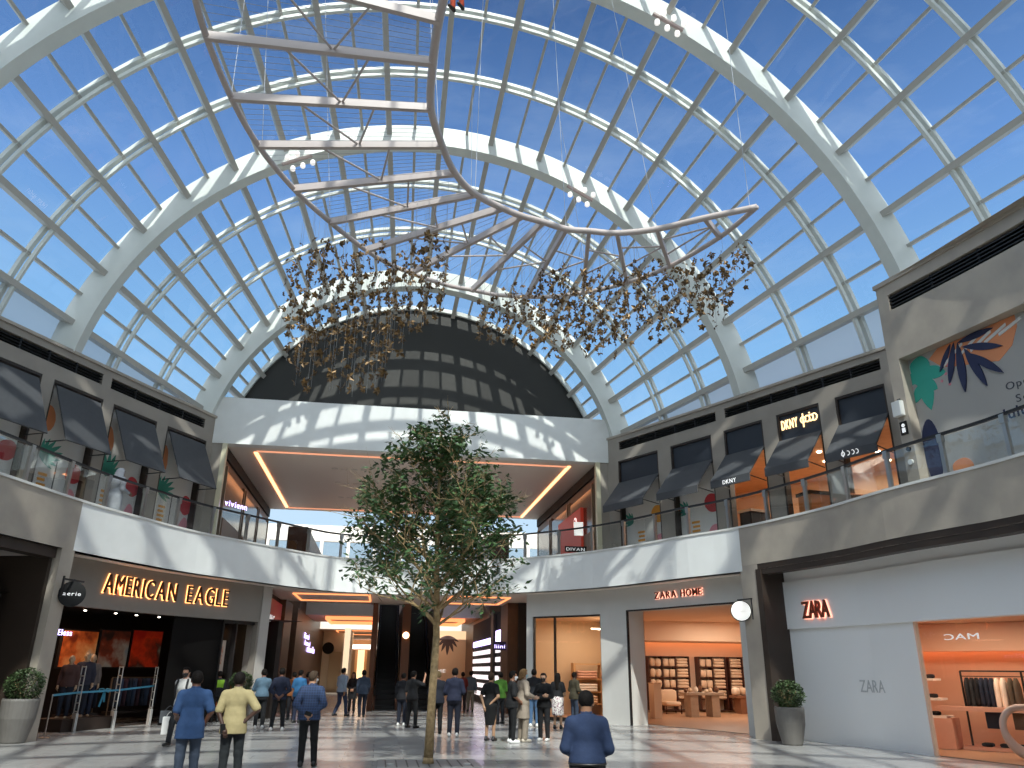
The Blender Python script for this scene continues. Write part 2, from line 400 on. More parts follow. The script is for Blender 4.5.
# panes
g=MB()
for v0,v1 in zip(stations[:-1],stations[1:]):
    A0=[foot(v0)]+sorted(AZ+AM)+[math.pi-foot(v0)]; A1=[foot(v1)]+sorted(AZ+AM)+[math.pi-foot(v1)]
    for i in range(len(A0)-1):
        if i in (0,len(A0)-2): continue
        g.quad(cp(v0,A0[i]),cp(v0,A0[i+1]),cp(v1,A1[i+1]),cp(v1,A1[i]))
struct(g,'ceiling_glass',mVault)
g=MB()
for v0,v1 in zip(stations[1:-1],stations[2:]):
    for s in (0,1):
        a0,a1=foot(v0),foot(v1); z=AZ[0]
        q=[a0,z,z,a1]
        if s: q=[math.pi-x for x in q]
        g.quad(cp(v0,q[0]),cp(v0,q[1]),cp(v1,q[2]),cp(v1,q[3]))
struct(g,'ceiling_lower_panes',mFrostG)
# big box arches, their feet cut level on the cornice
for v in VS[1:]:
    m=MB(); n=64; r=Rf(v); vs=[]; prof=[(r-.86,-.05),(r-.86,.5),(r+.02,.5),(r+.02,-.05)]
    for i in range(n+1):
        for rr,w_ in prof:
            a0=math.asin((HC-.02-ZC)/rr); a=a0+(math.pi-2*a0)*i/n; vs.append(L(rr*math.cos(a),v+w_,ZC+rr*math.sin(a)))
    m.add(vs,[(i*4+k,i*4+(k+1)%4,(i+1)*4+(k+1)%4,(i+1)*4+k) for i in range(n) for k in range(4)]+[(3,2,1,0),(n*4,n*4+1,n*4+2,n*4+3)])
    struct(m,'ceiling_arch',mSteel)
# twin tube ribs between them
for v in stations[1:-1]:
    if any(abs(v-x)<1e-3 for x in VS): continue
    a0=foot(v); m=MB()
    for dr,w,h in ((-.04,.10,.12),(-.30,.11,.11)):
        path=[]
        for i in range(65):
            a=a0+(math.pi-2*a0)*i/64; path.append((L(0,v,ZC),L(math.cos(a),0,math.sin(a))-L(0,0,0),np.array([V[0],V[1],0])))
        r=Rf(v)+dr; m.sweep(path,[(r-h,-w),(r-h,w),(r,w),(r,-w)] if dr>-.1 else [(r-h,-w*.6),(r-h,w*.6),(r,w*.6),(r,-w*.6)])
    struct(m,'ceiling_rib',mSteel)
# purlins
for a in AZ+AM:
    big=a in AZ; m=MB(); up=L(math.cos(a),0,math.sin(a))-L(0,0,0)
    for v0,v1 in zip(VS[:-1],VS[1:]):
        w,h,dr=(.2,.40,-.24) if big else (.1,.18,-.1)
        m.bar(cp(v0,a,dr),cp(v1,a,dr),w,h,up)
    struct(m,'ceiling_purlin' if big else 'ceiling_mullion',mPurlin)
# end walls
def halfdisc(v,R,zlo,flip=False):
    a0=math.asin((zlo-ZC)/R); pts=[L(R*math.cos(a),v,ZC+R*math.sin(a)) for a in np.linspace(a0,math.pi-a0,49)]
    m=MB(); m.add(pts,[tuple(range(len(pts)))]); return m
mDW=mat('dark_panel','2c2a25',.6,noise=.1,scale=1)
m=MB(); R=8.75; a0=math.asin((12.4-ZC)/R); poly=[(R*math.cos(a),ZC+R*math.sin(a)) for a in np.linspace(a0,math.pi-a0,49)]
m.prism(poly,L(0,34.75,0),(*U,0),(0,0,1),(*V,0),.3); struct(m,'wall_end',mDW)
m=halfdisc(-18.6,Rf(-18.5),HC-.3); struct(m,'wall_rear_gable',mDW)
m=MB()
for v in (34.6,):
    path=[(L(0,v,ZC),L(math.cos(a),0,math.sin(a))-L(0,0,0),np.array([V[0],V[1],0])) for a in np.linspace(a0,math.pi-a0,49)]
    m.sweep(path,[(8.75,0),(8.75,.15),(8.95,.15),(8.95,0)])
struct(m,'trim_7',mSteel)
# ================================================================== white beam and the bridge soffit behind it
m=MB(); m.frame(L(0,VB,0),(*U,0),(*V,0),(0,0,1),(-9.2,0,10.55),(9.4,.5,12.6)); struct(m,'wall_beam',mWhite)
m=MB(); m.frame(L(0,VB,0),(*U,0),(*V,0),(0,0,1),(-9.4,.5,10.55),(9.6,14.4,12.3)); struct(m,'ceiling_bridge',mSoffit)
# ================================================================== ground floor shop fronts
def fr(C,s,off=0.,z=0.):
    p=C.at(s,off); t=C.tan(s); n=C.nor(s)
    return P3(p,z),np.array([t[0],t[1],0]),np.array([n[0],n[1],0]),np.array([0,0,1.])
_gl={}
def glyph(ch,ext=.5,off=0.):
    k=(ch,ext,off)
    if k in _gl: return _gl[k]
    cu=bpy.data.curves.new('letter','FONT'); cu.body=ch; cu.size=1; cu.extrude=ext; cu.offset=off; cu.resolution_u=3
    o=bpy.data.objects.new('letter',cu); me=o.to_mesh(); v=np.array([x.co[:] for x in me.vertices]) if len(me.vertices) else np.zeros((0,3)); fs=[tuple(p.vertices) for p in me.polygons]
    o.to_mesh_clear(); bpy.data.objects.remove(o); bpy.data.curves.remove(cu); _gl[k]=(v,fs); return v,fs
def layout(text,gap=.16,space=.45):
    out=[];x=0
    for ch in text:
        if ch==' ': x+=space; continue
        v,fs=glyph(ch)
        lo,hi=v[:,0].min(),v[:,0].max(); out.append((ch,x-lo)); x+=hi-lo+gap
    return out,x-gap
def letters(root,text,place,width,height,m,depth=.05,halo=None,gap=.16,bold=0.,space=.45,cap=.729,one=False):
    """place(x): -> origin, ex, ey(into wall), ez at distance x along the sign"""
    lay,tot=layout(text,gap,space); sx=width/tot; sz=height/cap; big=MB(); bigh=MB()
    for ch,x in lay:
        v,fs=glyph(ch,.5,bold); mb=big if one else MB(); xc=(v[:,0].min()+v[:,0].max())/2
        o,ex,ey,ez=place((x+xc)*sx)
        vs=[o+ex*((a-xc)*sx)+ez*(b*sz)-ey*((c+.5)*depth+ (.05 if halo else .005)) for a,b,c in v]; mb.add(vs,fs)
        if not one: mb.build('letter',m,root)
        if halo:
            v2,f2=glyph(ch,.5,bold+.018); hb=bigh if one else MB()
            hb.add([o+ex*((a-xc)*sx)+ez*(b*sz)-ey*((c+.5)*.02+.02) for a,b,c in v2],f2)
            if not one: hb.build('letter_glow',halo,root)
    if one:
        big.build('lettering',m,root)
        if halo: bigh.build('lettering_glow',halo,root)
def on_curve(C,s0,off,z): return lambda x:(lambda F:(F[0],F[1],F[2],F[3]))(fr(C,s0+x,off,z))
def on_plane(o,ex,ey): return lambda x:(np.array(o)+np.array(ex)*x,np.array(ex),np.array(ey),np.array([0,0,1.]))
def on_plane_t(o,ex,ey,ez): return lambda x:(np.array(o)+np.array(ex)*x,np.array(ex),np.array(ey),np.array(ez))
mGlow=mat('warm_backlight','ffb06a',.5,emit=3.2); mGlowW=mat('white_backlight','fff4ea',.5,emit=2.5); mLetter=mat('bronze_letter','4a2c16',.4,.3)
mLav=mat('lavender_neon','c9b8ff',.5,emit=3.0)
mWarmWall=mat('warm_shop_wall','e8c9ae',.7); mWarmFloor=mat('warm_shop_floor','b98e6d',.35); mWarmCeil=mat('warm_shop_ceiling','e0c0a4',.7)
mGrey=mat('warm_grey_render','b5afa8',.6,noise=.05,scale=2); mAE=mat('taupe_sign_band','8b837a',.55,noise=.06,scale=2)
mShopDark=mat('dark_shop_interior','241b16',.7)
def lamp(loc,size,energy,color=(1,.87,.72),rot=(0,0,0),sy=None):
    l=bpy.data.lights.new('ceiling_fill_light','AREA'); l.energy=energy; l.color=color; l.size=size
    if sy: l.shape='RECTANGLE'; l.size_y=sy
    o=bpy.data.objects.new('ceiling_fill_light',l); COL.objects.link(o); o.location=[float(x) for x in loc]; o.rotation_euler=rot; return o
# --- band above the shops, all along the arc (the wall face .8 m behind the balcony edge)
OFF=.8; ZT=H0
sAEc=11.55
# left pillar, stone, with the dark recess left of it
m=MB(); o,ex,ey,ez=fr(C1,2.88); m.frame(o,ex,ey,ez,(-.24,0,0),(.24,.75,H0)); struct(m,'pillar_left',mStone)
m=MB(); band(m,C1,-6,2.62,.12,.5,4.2,H0); struct(m,'lintel_left',mBrown)
m=MB(); o,ex,ey,ez=fr(C1,2.6); m.frame(o,ex,ey,ez,(-.08,.2,0),(.03,2.2,4.25)); struct(m,'wall_recess_jamb',mBrown)
m=MB(); wall(m,C1,2.3,-7,2.8,0,H0); struct(m,'wall_recess',mShopDark)  # near-black back wall: the entrance's shadow is put into its colour
# AE front: band with opening
m=MB(); wall(m,C1,OFF,3.0,12.3,0,ZT,[(3.3,11.8,0,3.2,.25)]); struct(m,'wall_left_lower',mAE)
rt=empty('shop_sign',fr(C1,7,OFF,3.6)[0],'long sign of backlit capitals reading AMERICAN EAGLE on the taupe band','sign')
sa=C1.hit(101,593,OFF)[0]; sb_=C1.hit(226,606,OFF)[0]; za=C1.hit(101,593,OFF)[1]; zb=C1.hit(226,606,OFF)[1]; zta=C1.hit(103,577,OFF)[1]
print('AE',sa,sb_,za,zb,zta)
letters(rt,'AMERICAN EAGLE',on_curve(C1,sa,OFF,(za+zb)/2),sb_-sa,.56,mLetter,.05,mGlow,gap=.17,bold=.0,space=.55)
# AE interior
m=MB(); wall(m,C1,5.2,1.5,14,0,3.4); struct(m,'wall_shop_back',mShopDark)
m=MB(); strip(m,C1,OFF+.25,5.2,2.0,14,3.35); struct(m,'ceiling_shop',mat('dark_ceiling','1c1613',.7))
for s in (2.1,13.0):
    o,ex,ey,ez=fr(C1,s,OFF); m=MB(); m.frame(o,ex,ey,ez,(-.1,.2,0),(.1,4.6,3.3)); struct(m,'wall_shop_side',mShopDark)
# glass of the show window and black panel between door and window
m=MB(); o,ex,ey,ez=fr(C1,7.9,OFF); 
s1a=C1.hit(163,690,1.0)[0]; s1b=C1.hit(214,690,1.0)[0]; s2b=C1.hit(252,690,1.0)[0]
m=MB(); wall(m,C1,1.0,s1a,s1b,0,3.25); m2=m; struct(m,'partition_black',mat('black_shop_panel','0c0a09',.6,spec=.15))
m=MB(); wall(m,C1,1.05,s1b,s2b+.3,0,3.25); struct(m,'window_1',mShopG)
m=MB()
for s in (s1b+.02,C1.hit(228,690,1.0)[0],s2b): band(m,C1,s-.03,s+.03,.95,1.12,0,3.25)
band(m,C1,s1b,s2b,.95,1.12,3.1,3.25); struct(m,'trim_8',mDark)
def painting(nm,cols,scale):
    mm=bpy.data.materials.new(nm); mm.use_nodes=True; nt=mm.node_tree; b=nt.nodes['Principled BSDF']
    tc=nt.nodes.new('ShaderNodeTexCoord'); n=nt.nodes.new('ShaderNodeTexNoise'); n.inputs['Scale'].default_value=scale; n.inputs['Detail'].default_value=4; r=nt.nodes.new('ShaderNodeValToRGB')
    el=r.color_ramp.elements
    for i,c in enumerate(cols):
        p=.32+.36*i/(len(cols)-1)
        e=el[i] if i<2 else el.new(p)
        e.position=p; e.color=(*srgb(c),1)
    nt.links.new(tc.outputs['Object'],n.inputs['Vector']); nt.links.new(n.outputs['Fac'],r.inputs['Fac']); nt.links.new(r.outputs['Color'],b.inputs['Base Color']); b.inputs['Roughness'].default_value=.5
    nt.links.new(r.outputs['Color'],b.inputs['Emission Color']); b.inputs['Emission Strength'].default_value=.08
    return mm
mP=[painting('poster_orange',['7a2c12','d0662a','e8a060','c9b8a8'],1.6),painting('poster_desert',['2a1a14','7a3018','9a8f80','6f7f8a'],1.4),painting('poster_red',['b01808','d8380f','5a2010','8a8a78'],1.3)]
for k,(x0,x1,lb) in enumerate(((60,97,'orange lightbox poster of white tops, leftmost inside the AMERICAN EAGLE shop'),(98,129,'brown desert scene lightbox poster in the middle of the AMERICAN EAGLE shop'),(130,161,'red lightbox poster of standing figures beside the black shop panel'))):
    a,z=C1.hit(x0,648,3.4); b,_=C1.hit(x1,648,3.4); zz0=C1.hit((x0+x1)/2,667,3.4)[1]; zz1=C1.hit((x0+x1)/2,631,3.4)[1]
    rt=empty('lightbox_poster',fr(C1,(a+b)/2,3.4,zz0)[0],lb,'poster','lightbox posters in the clothes shop')
    m=MB(); band(m,C1,a+.04,b-.04,3.37,3.4,zz0,zz1); m.build('print',mP[k],rt)
    m=MB(); band(m,C1,a,b,3.4,3.48,zz0-.05,zz1+.05); m.build('frame',mDark,rt)
for k,x in enumerate((85,116,137,160)):
    s=C1.hit(x,612,1.6)[0]; o,ex,ey,ez=fr(C1,s,1.6,3.3)
    rt=empty('spotlight',o,('small lit ceiling spotlight nearest the left stone pillar','small lit ceiling spotlight under letters ERI of the big sign','small lit ceiling spotlight under letters CA of the big sign','small lit ceiling spotlight under the gap between the two sign words')[k],'light','spotlights in the clothes shop')
    m=MB(); m.lathe((o[0],o[1],3.2),[(.05,.1),(.06,0),(.045,-.02)],12,True); m.build('housing',mDark,rt); m=MB(); m.lathe((o[0],o[1],3.17),[(.044,.008),(.03,-.01)],12,True); m.build('bulb',mat('spot_glow','fff0dc',emit=12.),rt)
lamp(fr(C1,6.0,3.0,3.25)[0],2.0,55,(1,.6,.36))
# neon word high in the shop window
rt=empty('neon_sign',fr(C1,3.9,1.3,2.6)[0],'small lavender neon word in the window beside the left pillar','sign')
a,z=C1.hit(57,635,1.3); b,_=C1.hit(71,635,1.3); letters(rt,'Eless',on_curve(C1,a,1.3,z),b-a,.16,mLav,.02,one=True)
# poster in the second window, sign
s=C1.hit(217,655,1.6)[0]; za=C1.hit(217,672,1.6)[1]; zb=C1.hit(217,640,1.6)[1]
rt=empty('window_poster',fr(C1,s,1.6,za)[0],'tall cream poster with a red print in the dark window beside the grey column','poster')
m=MB(); band(m,C1,s-.33,s+.33,1.6,1.63,za-.1,zb); m.build('board',mat('cream_print','e6ddd0',.6),rt)
m=MB(); band(m,C1,s-.22,s+.22,1.585,1.6,za+.25,zb-.2); m.build('print',painting('print_red',['b8351c','d9c2ae','c64a2c'],5),rt)
s=C1.hit(222,695,1.3)[0]; za=C1.hit(222,706,1.3)[1]; zb=C1.hit(222,686,1.3)[1]
rt=empty('sale_sign',fr(C1,s,1.3,za)[0],'brown sale board with white text 70% off behind the yellow shirt','sign')
m=MB(); band(m,C1,s-.62,s+.62,1.27,1.33,za,zb); m.build('board',mat('sale_brown','a5542a',.5,emit=.25),rt)
letters(rt,'70% off',on_curve(C1,s-.55,1.27,za+.2),1.1,.22,mat('sale_white','fff2e4',.5,emit=1.),.01,one=True)
# hanging round blade sign on the pillar
s,z=C1.hit(73,594,-.25)
rt=empty('blade_sign',fr(C1,s,-.25,z)[0],'round black blade sign on a bracket high on the left stone pillar','sign')
o,ex,ey,ez=fr(C1,s,-.22,z)
def disc(mb,c,axis,R,t,n=32):
    a=np.array(axis,float); a/=np.linalg.norm(a); x=np.cross(a,[0,0,1.]); x/=np.linalg.norm(x); y=np.cross(x,a)
    return mb.prism([(R*math.cos(2*math.pi*k/n),R*math.sin(2*math.pi*k/n)) for k in range(n)],np.array(c)-a*t/2,x,y,a,t)
vd=np.array([o[0],o[1],0]); vd/=np.linalg.norm(vd)
m=MB(); disc(m,o,vd,.31,.08); m.build('disc',mBlack,rt)
m=MB(); m.bar(o+ez*.33-ex*.4,o+ez*.33+ex*.35,.04,.04); m.bar(o-ex*.4+ez*.4,o-ex*.4-ez*.1,.04,.04); m.bar(o+ez*.3,o+ez*.36,.02,.02,(1,0,0)); m.build('bracket',mDark,rt)
rx=np.cross(vd,[0,0,1.]); letters(rt,'aerie',on_plane(o-vd*.045-rx*.2-np.array([0,0,.04]),rx,vd),.40,.10,mat('sign_white','f4f4f4',.5,emit=.5),.005,one=True)
# grey end column of this front
s=11.85; m=MB(); o,ex,ey,ez=fr(C1,s,OFF); m.frame(o,ex,ey,ez,(.02,-.03,0),(.44,.6,ZT)); struct(m,'column_left',mGrey)
# ------------------------------------------------------------------ right-hand fronts
m=MB(); wall(m,C1,OFF,21.95,31.5,0,ZT,[(22.2,25.0,0,3.62,.2),(26.1,30.92,0,3.7,.9)]); struct(m,'wall_right_lower',mWhite2)
m=MB(); wall(m,C1,OFF+.12,22.2,23.05,0,3.62); struct(m,'window_2',mShopG)
m=MB(); wall(m,C1,OFF+.12,23.05,25.0,0,3.62); struct(m,'window_3',mShopG)
m=MB()
for s in (22.22,23.05,24.98): band(m,C1,s-.025,s+.025,OFF+.05,OFF+.16,0,3.62)
band(m,C1,22.2,25,OFF+.05,OFF+.16,3.56,3.62); band(m,C1,22.2,25,OFF+.05,OFF+.16,0,.12); struct(m,'trim_9',mDark)
m=MB(); band(m,C1,26.1,26.15,OFF+.0,OFF+.08,0,3.7); band(m,C1,26.1,30.92,OFF,OFF+.08,3.65,3.7); struct(m,'trim_10',mDark)
rt=empty('shop_sign',fr(C1,28.6,OFF,3.95)[0],'small copper letters reading ZARA HOME on the white wall','sign')
a,z=C1.hit(656,598.5,OFF); b,z2=C1.hit(703,594,OFF); letters(rt,'ZARA HOME',on_curve(C1,a,OFF,(z+z2)/2-.02),b-a,.22,mat('copper_letter','7a3f2c',.4,.4),.04,mat('pink_glow','ffb49a',emit=1.6),gap=.2,bold=.01,space=.5,one=False)
# shop behind: a room in axis-aligned frame at s=28.5
def room(C,s0,s1,off0,off1,z1,mw_,mf,mc,nm):
    o,ex,ey,ez=fr(C,(s0+s1)/2,0); h=(s1-s0)/2
    p=lambda x,y,z:o+ex*x+ey*y+ez*z
    m=MB(); m.quad(p(-h,off1,0),p(h,off1,0),p(h,off1,z1),p(-h,off1,z1)); struct(m,'wall_%s_back'%nm,mw_)
    for k,x in enumerate((-h,h)):
        m=MB(); m.quad(p(x,off0,0),p(x,off1,0),p(x,off1,z1),p(x,off0,z1)); struct(m,'wall_%s_%s'%(nm,('left','right')[k]),mw_)
    m=MB(); m.quad(p(-h,off0,z1),p(h,off0,z1),p(h,off1,z1),p(-h,off1,z1)); struct(m,'ceiling_%s'%nm,mc)
    m=MB(); m.quad(p(-h,off0,.012),p(h,off0,.012),p(h,off1,.012),p(-h,off1,.012)); struct(m,'floor_%s'%nm,mf)
    return p,h
EX,EY,EZ=np.array([*U,0]),np.array([*V,0]),np.array([0,0,1.])
UL,UR=onv(640,680,36.2)[0],onv(757,680,36.2)[0]; o0=L((UL+UR)/2,36.2-9.4,0); hH=(UR-UL)/2+1.2
pH=lambda x,y,z:o0+EX*x+EY*y+EZ*z
q0=fr(C1,26.1,1.72)[0]; q1=fr(C1,31.3,1.25)[0]; q2=L(UR+1.5,36.2,0); q3=L(UL-.1,36.2,0)
for nm,a_,b_ in (('left',q0,q3),('back',q3,q2),('right',q2,q1)):
    m=MB(); m.quad(a_,b_,b_+EZ*3.75,a_+EZ*3.75); struct(m,'wall_home_shop_'+nm,mWarmWall)
for z,nm,mm in ((.012,'floor',mWarmFloor),(3.75,'ceiling',mWarmCeil)):
    m=MB(); m.add([q+EZ*z for q in (q0,q1,q2,q3)],[(0,1,2,3)]); struct(m,nm+'_home_shop',mm)
ch=lambda v_,e:(L(onv(642,680,v_)[0]-e,v_,0),L(onv(757,680,v_)[0]+e,v_,0))
m=MB(); (a_,b_),(c_,d_)=ch(33.4,.1),ch(35.75,.3)
for z0_,z1_ in ((2.95,3.75),): m.add([a_+EZ*z0_,b_+EZ*z0_,d_+EZ*z0_,c_+EZ*z0_,a_+EZ*z1_,b_+EZ*z1_,d_+EZ*z1_,c_+EZ*z1_],[(0,1,2,3),(0,1,5,4),(1,2,6,5),(2,3,7,6),(3,0,4,7)])
struct(m,'ceiling_home_shop_drop',mWarmCeil)
m=MB(); m.frame(L(0,0,0),EX,EY,EZ,(UL+.1,35.82,3.12),(UR,35.98,3.18)); m.build('cove_light',mCove,label='long warm cove strip over the linen shelves of the home shop',cat='light')
_rz=PSI
lamp(pH(-.6,4.4,3.7),2.5,WARM*1.0,rot=(0,0,_rz),sy=2.5); lamp(pH(0,7.6,2.9),4.5,WARM*.35,rot=(0,0,_rz),sy=1.0)
# linen shelves
mShelf=mat('walnut_frame','4a2418',.5); mLin=[mat('linen_cream','f0dcc4',.8),mat('linen_beige','dcbfa2',.8),mat('linen_white','f6e9da',.8),mat('linen_rose','d9a58c',.8)]
def rbox(mb,o,ex,ey,ez,lo,hi,r=.25):
    """soft rounded block (pillow / folded cloth)"""
    lo,hi=np.array(lo),np.array(hi); c=(lo+hi)/2; h=(hi-lo)/2; vs=[];fs=[];n,k=12,7
    for i in range(k):
        a=-math.pi/2+math.pi*i/(k-1)
        for j in range(n):
            b=2*math.pi*j/n
            e=lambda w:math.copysign(abs(w)**r,w)
            x,y,z=e(math.cos(a))*e(math.cos(b)),e(math.cos(a))*e(math.sin(b)),e(math.sin(a))
            vs.append(np.array(o)+np.array(ex)*(c[0]+h[0]*x)+np.array(ey)*(c[1]+h[1]*y)+np.array(ez)*(c[2]+h[2]*z))
    fs=[(i*n+j,i*n+(j+1)%n,(i+1)*n+(j+1)%n,(i+1)*n+j) for i in range(k-1) for j in range(n)]
    return mb.add(vs,fs)
lin=0
for gi,(x0,ncol,lb) in enumerate(((-2.55,3,'walnut cube shelf of linens at the left of the home shop'),(-.15,2,'walnut cube shelf of linens in the middle behind the table'),(1.3,2,'walnut cube shelf of linens at the right of the home shop'))):
    rt=empty('display_shelf',o0+EX*(x0+ncol*.32)+EY*9.1,lb,'shelf','linen shelves of the home shop')
    m=MB()
    for c in range(ncol+1): m.frame(o0,EX,EY,EZ,(x0+c*.64-.02,8.9,.1),(x0+c*.64+.02,9.4,2.35))
    m.build('upright',mShelf,rt)
    for r in range(6):
        m=MB(); m.frame(o0,EX,EY,EZ,(x0,8.9,.1+r*.45-.015),(x0+ncol*.64,9.4,.1+r*.45+.015)); m.build('shelf',mShelf,rt)
    for c in range(ncol):
        for r in range(1,5):
            z=.115+r*.45; xx=x0+c*.64
            kind=(c+gi)%3
            m=MB()
            if kind==0: rbox(m,o0,EX,EY,EZ,(xx+.05,8.86,z),(xx+.32,9.2,z+.38),.6); rbox(m,o0,EX,EY,EZ,(xx+.3,8.86,z),(xx+.6,9.2,z+.36),.6); nm,lb2='cushion','plump pale cushions in a cube of the home shop shelf'
            elif kind==1:
                for q in range(2): rbox(m,o0,EX,EY,EZ,(xx+.05+q*.29,8.88,z+.02),(xx+.30+q*.29,9.2,z+.34),.2)
                nm,lb2='boxed_linen','pair of boxed pale linens in a dark cube of the home shop shelf'
            else:
                for q in range(3): rbox(m,o0,EX,EY,EZ,(xx+.05,8.86,z+q*.125),(xx+.59,9.25,z+.12+q*.125),.35)
                nm,lb2='folded_towels','stack of folded pale towels in a cube of the home shop shelf'
            m.build(nm,mLin[(lin*7+r)%4],smooth=True,label=lb2,cat='linen',group={'cushion':'cushions on the home shop shelves','boxed_linen':'boxed linens on the home shop shelves','folded_towels':'folded towels on the home shop shelves'}[nm]); lin+=1
# stone display table with objects
def table_block(x,y,w,d,h,mm,lb,nm='display_table'):
    rt=empty(nm,o0+EX*x+EY*y,lb,'table')
    m=MB(); m.frame(o0,EX,EY,EZ,(x-w/2,y-d/2,h-.1),(x+w/2,y+d/2,h)); m.build('top',mm,rt,bevel=.01)
    for sx in (-1,1):
        m=MB(); m.frame(o0,EX,EY,EZ,(x+sx*(w/2-.35)-.16,y-d/2+.05,.012),(x+sx*(w/2-.35)+.16,y+d/2-.05,h-.1)); m.build('leg',mm,rt)
    return rt
mStoneT=mat('travertine','b3a08e',.6,noise=.15,scale=6)
xt=(onz(703,717)-o0); xt=(xt@EX,xt@EY)
table_block(xt[0],xt[1],1.6,.8,.92,mStoneT,'travertine display table with vases in the home shop entrance')
for k in range(7):
    x=xt[0]-.7+k*.22; h=.14+.05*((k*5)%4); c=o0+EX*x+EY*(xt[1]-.1+.12*(k%2)); m=MB(); m.lathe((c[0],c[1],.92),[(.05,0),(.09,h*.4),(.07,h*.75),(.035,h*.9),(.05,h)],14,True)
    m.build('vase',mLin[k%4] if k%3 else mat('brown_ceramic','6b4630',.4),smooth=True,label='small ceramic vase in the row on the travertine table',cat='vase',group='vases on the display table')
xr=onz(745,714)-o0; xr=(xr@EX,xr@EY)
table_block(xr[0],xr[1],1.0,.8,.75,mat('rope_table','8a5f44',.7),'low brown table with cushions at the right of the home shop')
for k in range(3):
    m=MB(); rbox(m,o0,EX,EY,EZ,(xr[0]-.5+k*.34,xr[1]-.2,.755),(xr[0]-.18+k*.34,xr[1]+.2,1.08),.55); m.build('cushion',mLin[k],smooth=True,label='pale cushion lying on the low brown table',cat='cushion',group='cushions on the low table')
xp=onz(659,719)-o0; xp=(xp@EX,xp@EY)
rt=empty('side_plinth',o0+EX*xp[0]+EY*xp[1],'pale square plinth just inside the home shop, left side','plinth')
m=MB(); m.frame(o0,EX,EY,EZ,(xp[0]-.15,xp[1],.012),(xp[0]+.15,xp[1]+.6,1.25)); m.build('block',mLin[0],rt); m=MB(); m.frame(o0,EX,EY,EZ,(xp[0]-.17,xp[1]-.02,1.25),(xp[0]+.17,xp[1]+.62,1.29)); m.build('cap',mLin[1],rt)
# lounge chair
xc=onz(672,714)-o0; oC=o0+EX*(xc@EX+1.2)+EY*(xc@EY-4.55)
rt=empty('armchair',oC+EX*-1.2+EY*4.6,'tan armchair with a low seat near the left shelf of the home shop','chair')
m=MB(); rbox(m,oC,EX,EY,EZ,(-1.55,4.2,.32),(-.85,4.95,.5),.3); m.build('seat',mLin[1],rt,smooth=True)
m=MB(); rbox(m,oC,EX,EY,EZ,(-1.6,4.85,.4),(-.8,5.05,.98),.4); m.build('backrest',mLin[1],rt,smooth=True)
for sx in (-1.55,-.87):
    for y in (4.25,4.95):
        m=MB(); m.bar(oC+EX*sx+EY*y+EZ*.012,oC+EX*sx+EY*y+EZ*.34,.04,.04,(1,0,0)); m.build('leg',mShelf,rt)
# round lit wall sign
s,z=C1.hit(741,611,-.2); o,ex,ey,ez=fr(C1,s,-.2,z); vd=np.array([o[0],o[1],0]); vd/=np.linalg.norm(vd)
rt=empty('blade_sign',o,'round white illuminated blade sign beside the right stone pillar','sign')
m=MB(); disc(m,o,vd,.29,.12); m.build('drum',mDark,rt); m=MB(); disc(m,o-vd*.06,vd,.265,.02); m.build('face',mat('lit_white_disc','f4f1ea',.4,emit=.55),rt)
m=MB(); m.bar(o+ez*.31-ex*.1,o+ez*.31+ex*.45,.03,.03); m.bar(o+ex*.42+ez*.31,o+ex*.42-ez*.25,.03,.03,(1,0,0)); m.build('bracket',mDark,rt)
rx=np.cross(vd,[0,0,1.]); letters(rt,'ZARA HOME',on_plane(o-vd*.071-rx*.13-np.array([0,0,.03]),rx,vd),.26,.035,mat('grey_print','9a978f',.5),.003,one=True)
# interior of the glass-fronted shop between
MX,MY,MZ=EX,EY,EZ
vM=34.0; uA,uB=onv(531,680,vM)[0],onv(603,680,vM)[0]
r0=fr(C1,21.95,1.0)[0]; r1=fr(C1,25.1,1.0)[0]; r2=L(uB+.3,vM,0); r3=L(uA-.1,vM,0)
mTan=mat('tan_shop_wall','d2b695',.7)
for nm,a_,b_ in (('left',r0,r3),('back',r3,r2),('right',r2,r1)):
    m=MB(); m.quad(a_,b_,b_+EZ*3.7,a_+EZ*3.7); struct(m,'wall_tan_shop_'+nm,mTan)
for z,nm,mm in ((.012,'floor',mWarmFloor),(3.7,'ceiling',mWarmCeil)):
    m=MB(); m.add([q+EZ*z for q in (r0,r1,r2,r3)],[(0,1,2,3)]); struct(m,nm+'_tan_shop',mm)
pc=(r1+r2+r3)/3; lamp(pc+EZ*3.6,1.6,WARM*.55,(1,.84,.66),rot=(0,0,PSI))
oM=L(onv(586,690,vM-.3)[0]-.2-.6,vM-4.05,0); pM=lambda x,y,z:oM+MX*x+MY*y+MZ*z
rt=empty('display_shelf',oM+MX*1.0+MY*3.4,'light wood shelf of folded clothes behind the tall shop glass','shelf')
m=MB()
for x in (.2,1.35,1.9): m.frame(oM,MX,MY,MZ,(x-.04,3.2,.02),(x+.04,3.7,2.0))
m.build('upright',mat('light_oak','cfa06e',.5),rt)
for z in (.45,.9,1.4,1.98): m=MB(); m.frame(oM,MX,MY,MZ,(.2,3.2,z-.04),(1.9,3.7,z)); m.build('shelf',mat('light_oak'),rt)
for k in range(5):
    z=(.45,.9,1.4)[k%3]; x=.32 if k<3 else 1.45; m=MB()
    for q in range(3): rbox(m,oM,MX,MY,MZ,(x,3.15,z+q*.1),(x+(.85 if k<3 else .38),3.6,z+.1+q*.1),.3)
    m.build('folded_clothes',mLin[(k+1)%4],smooth=True,label='stack of pale folded clothes on the light wood shelf',cat='clothes',group='folded clothes behind the tall glass')
rt=empty('light_fitting',pM(.7,1.5,3.3),'row of thin lit tubes near the ceiling behind the tall glass','light')
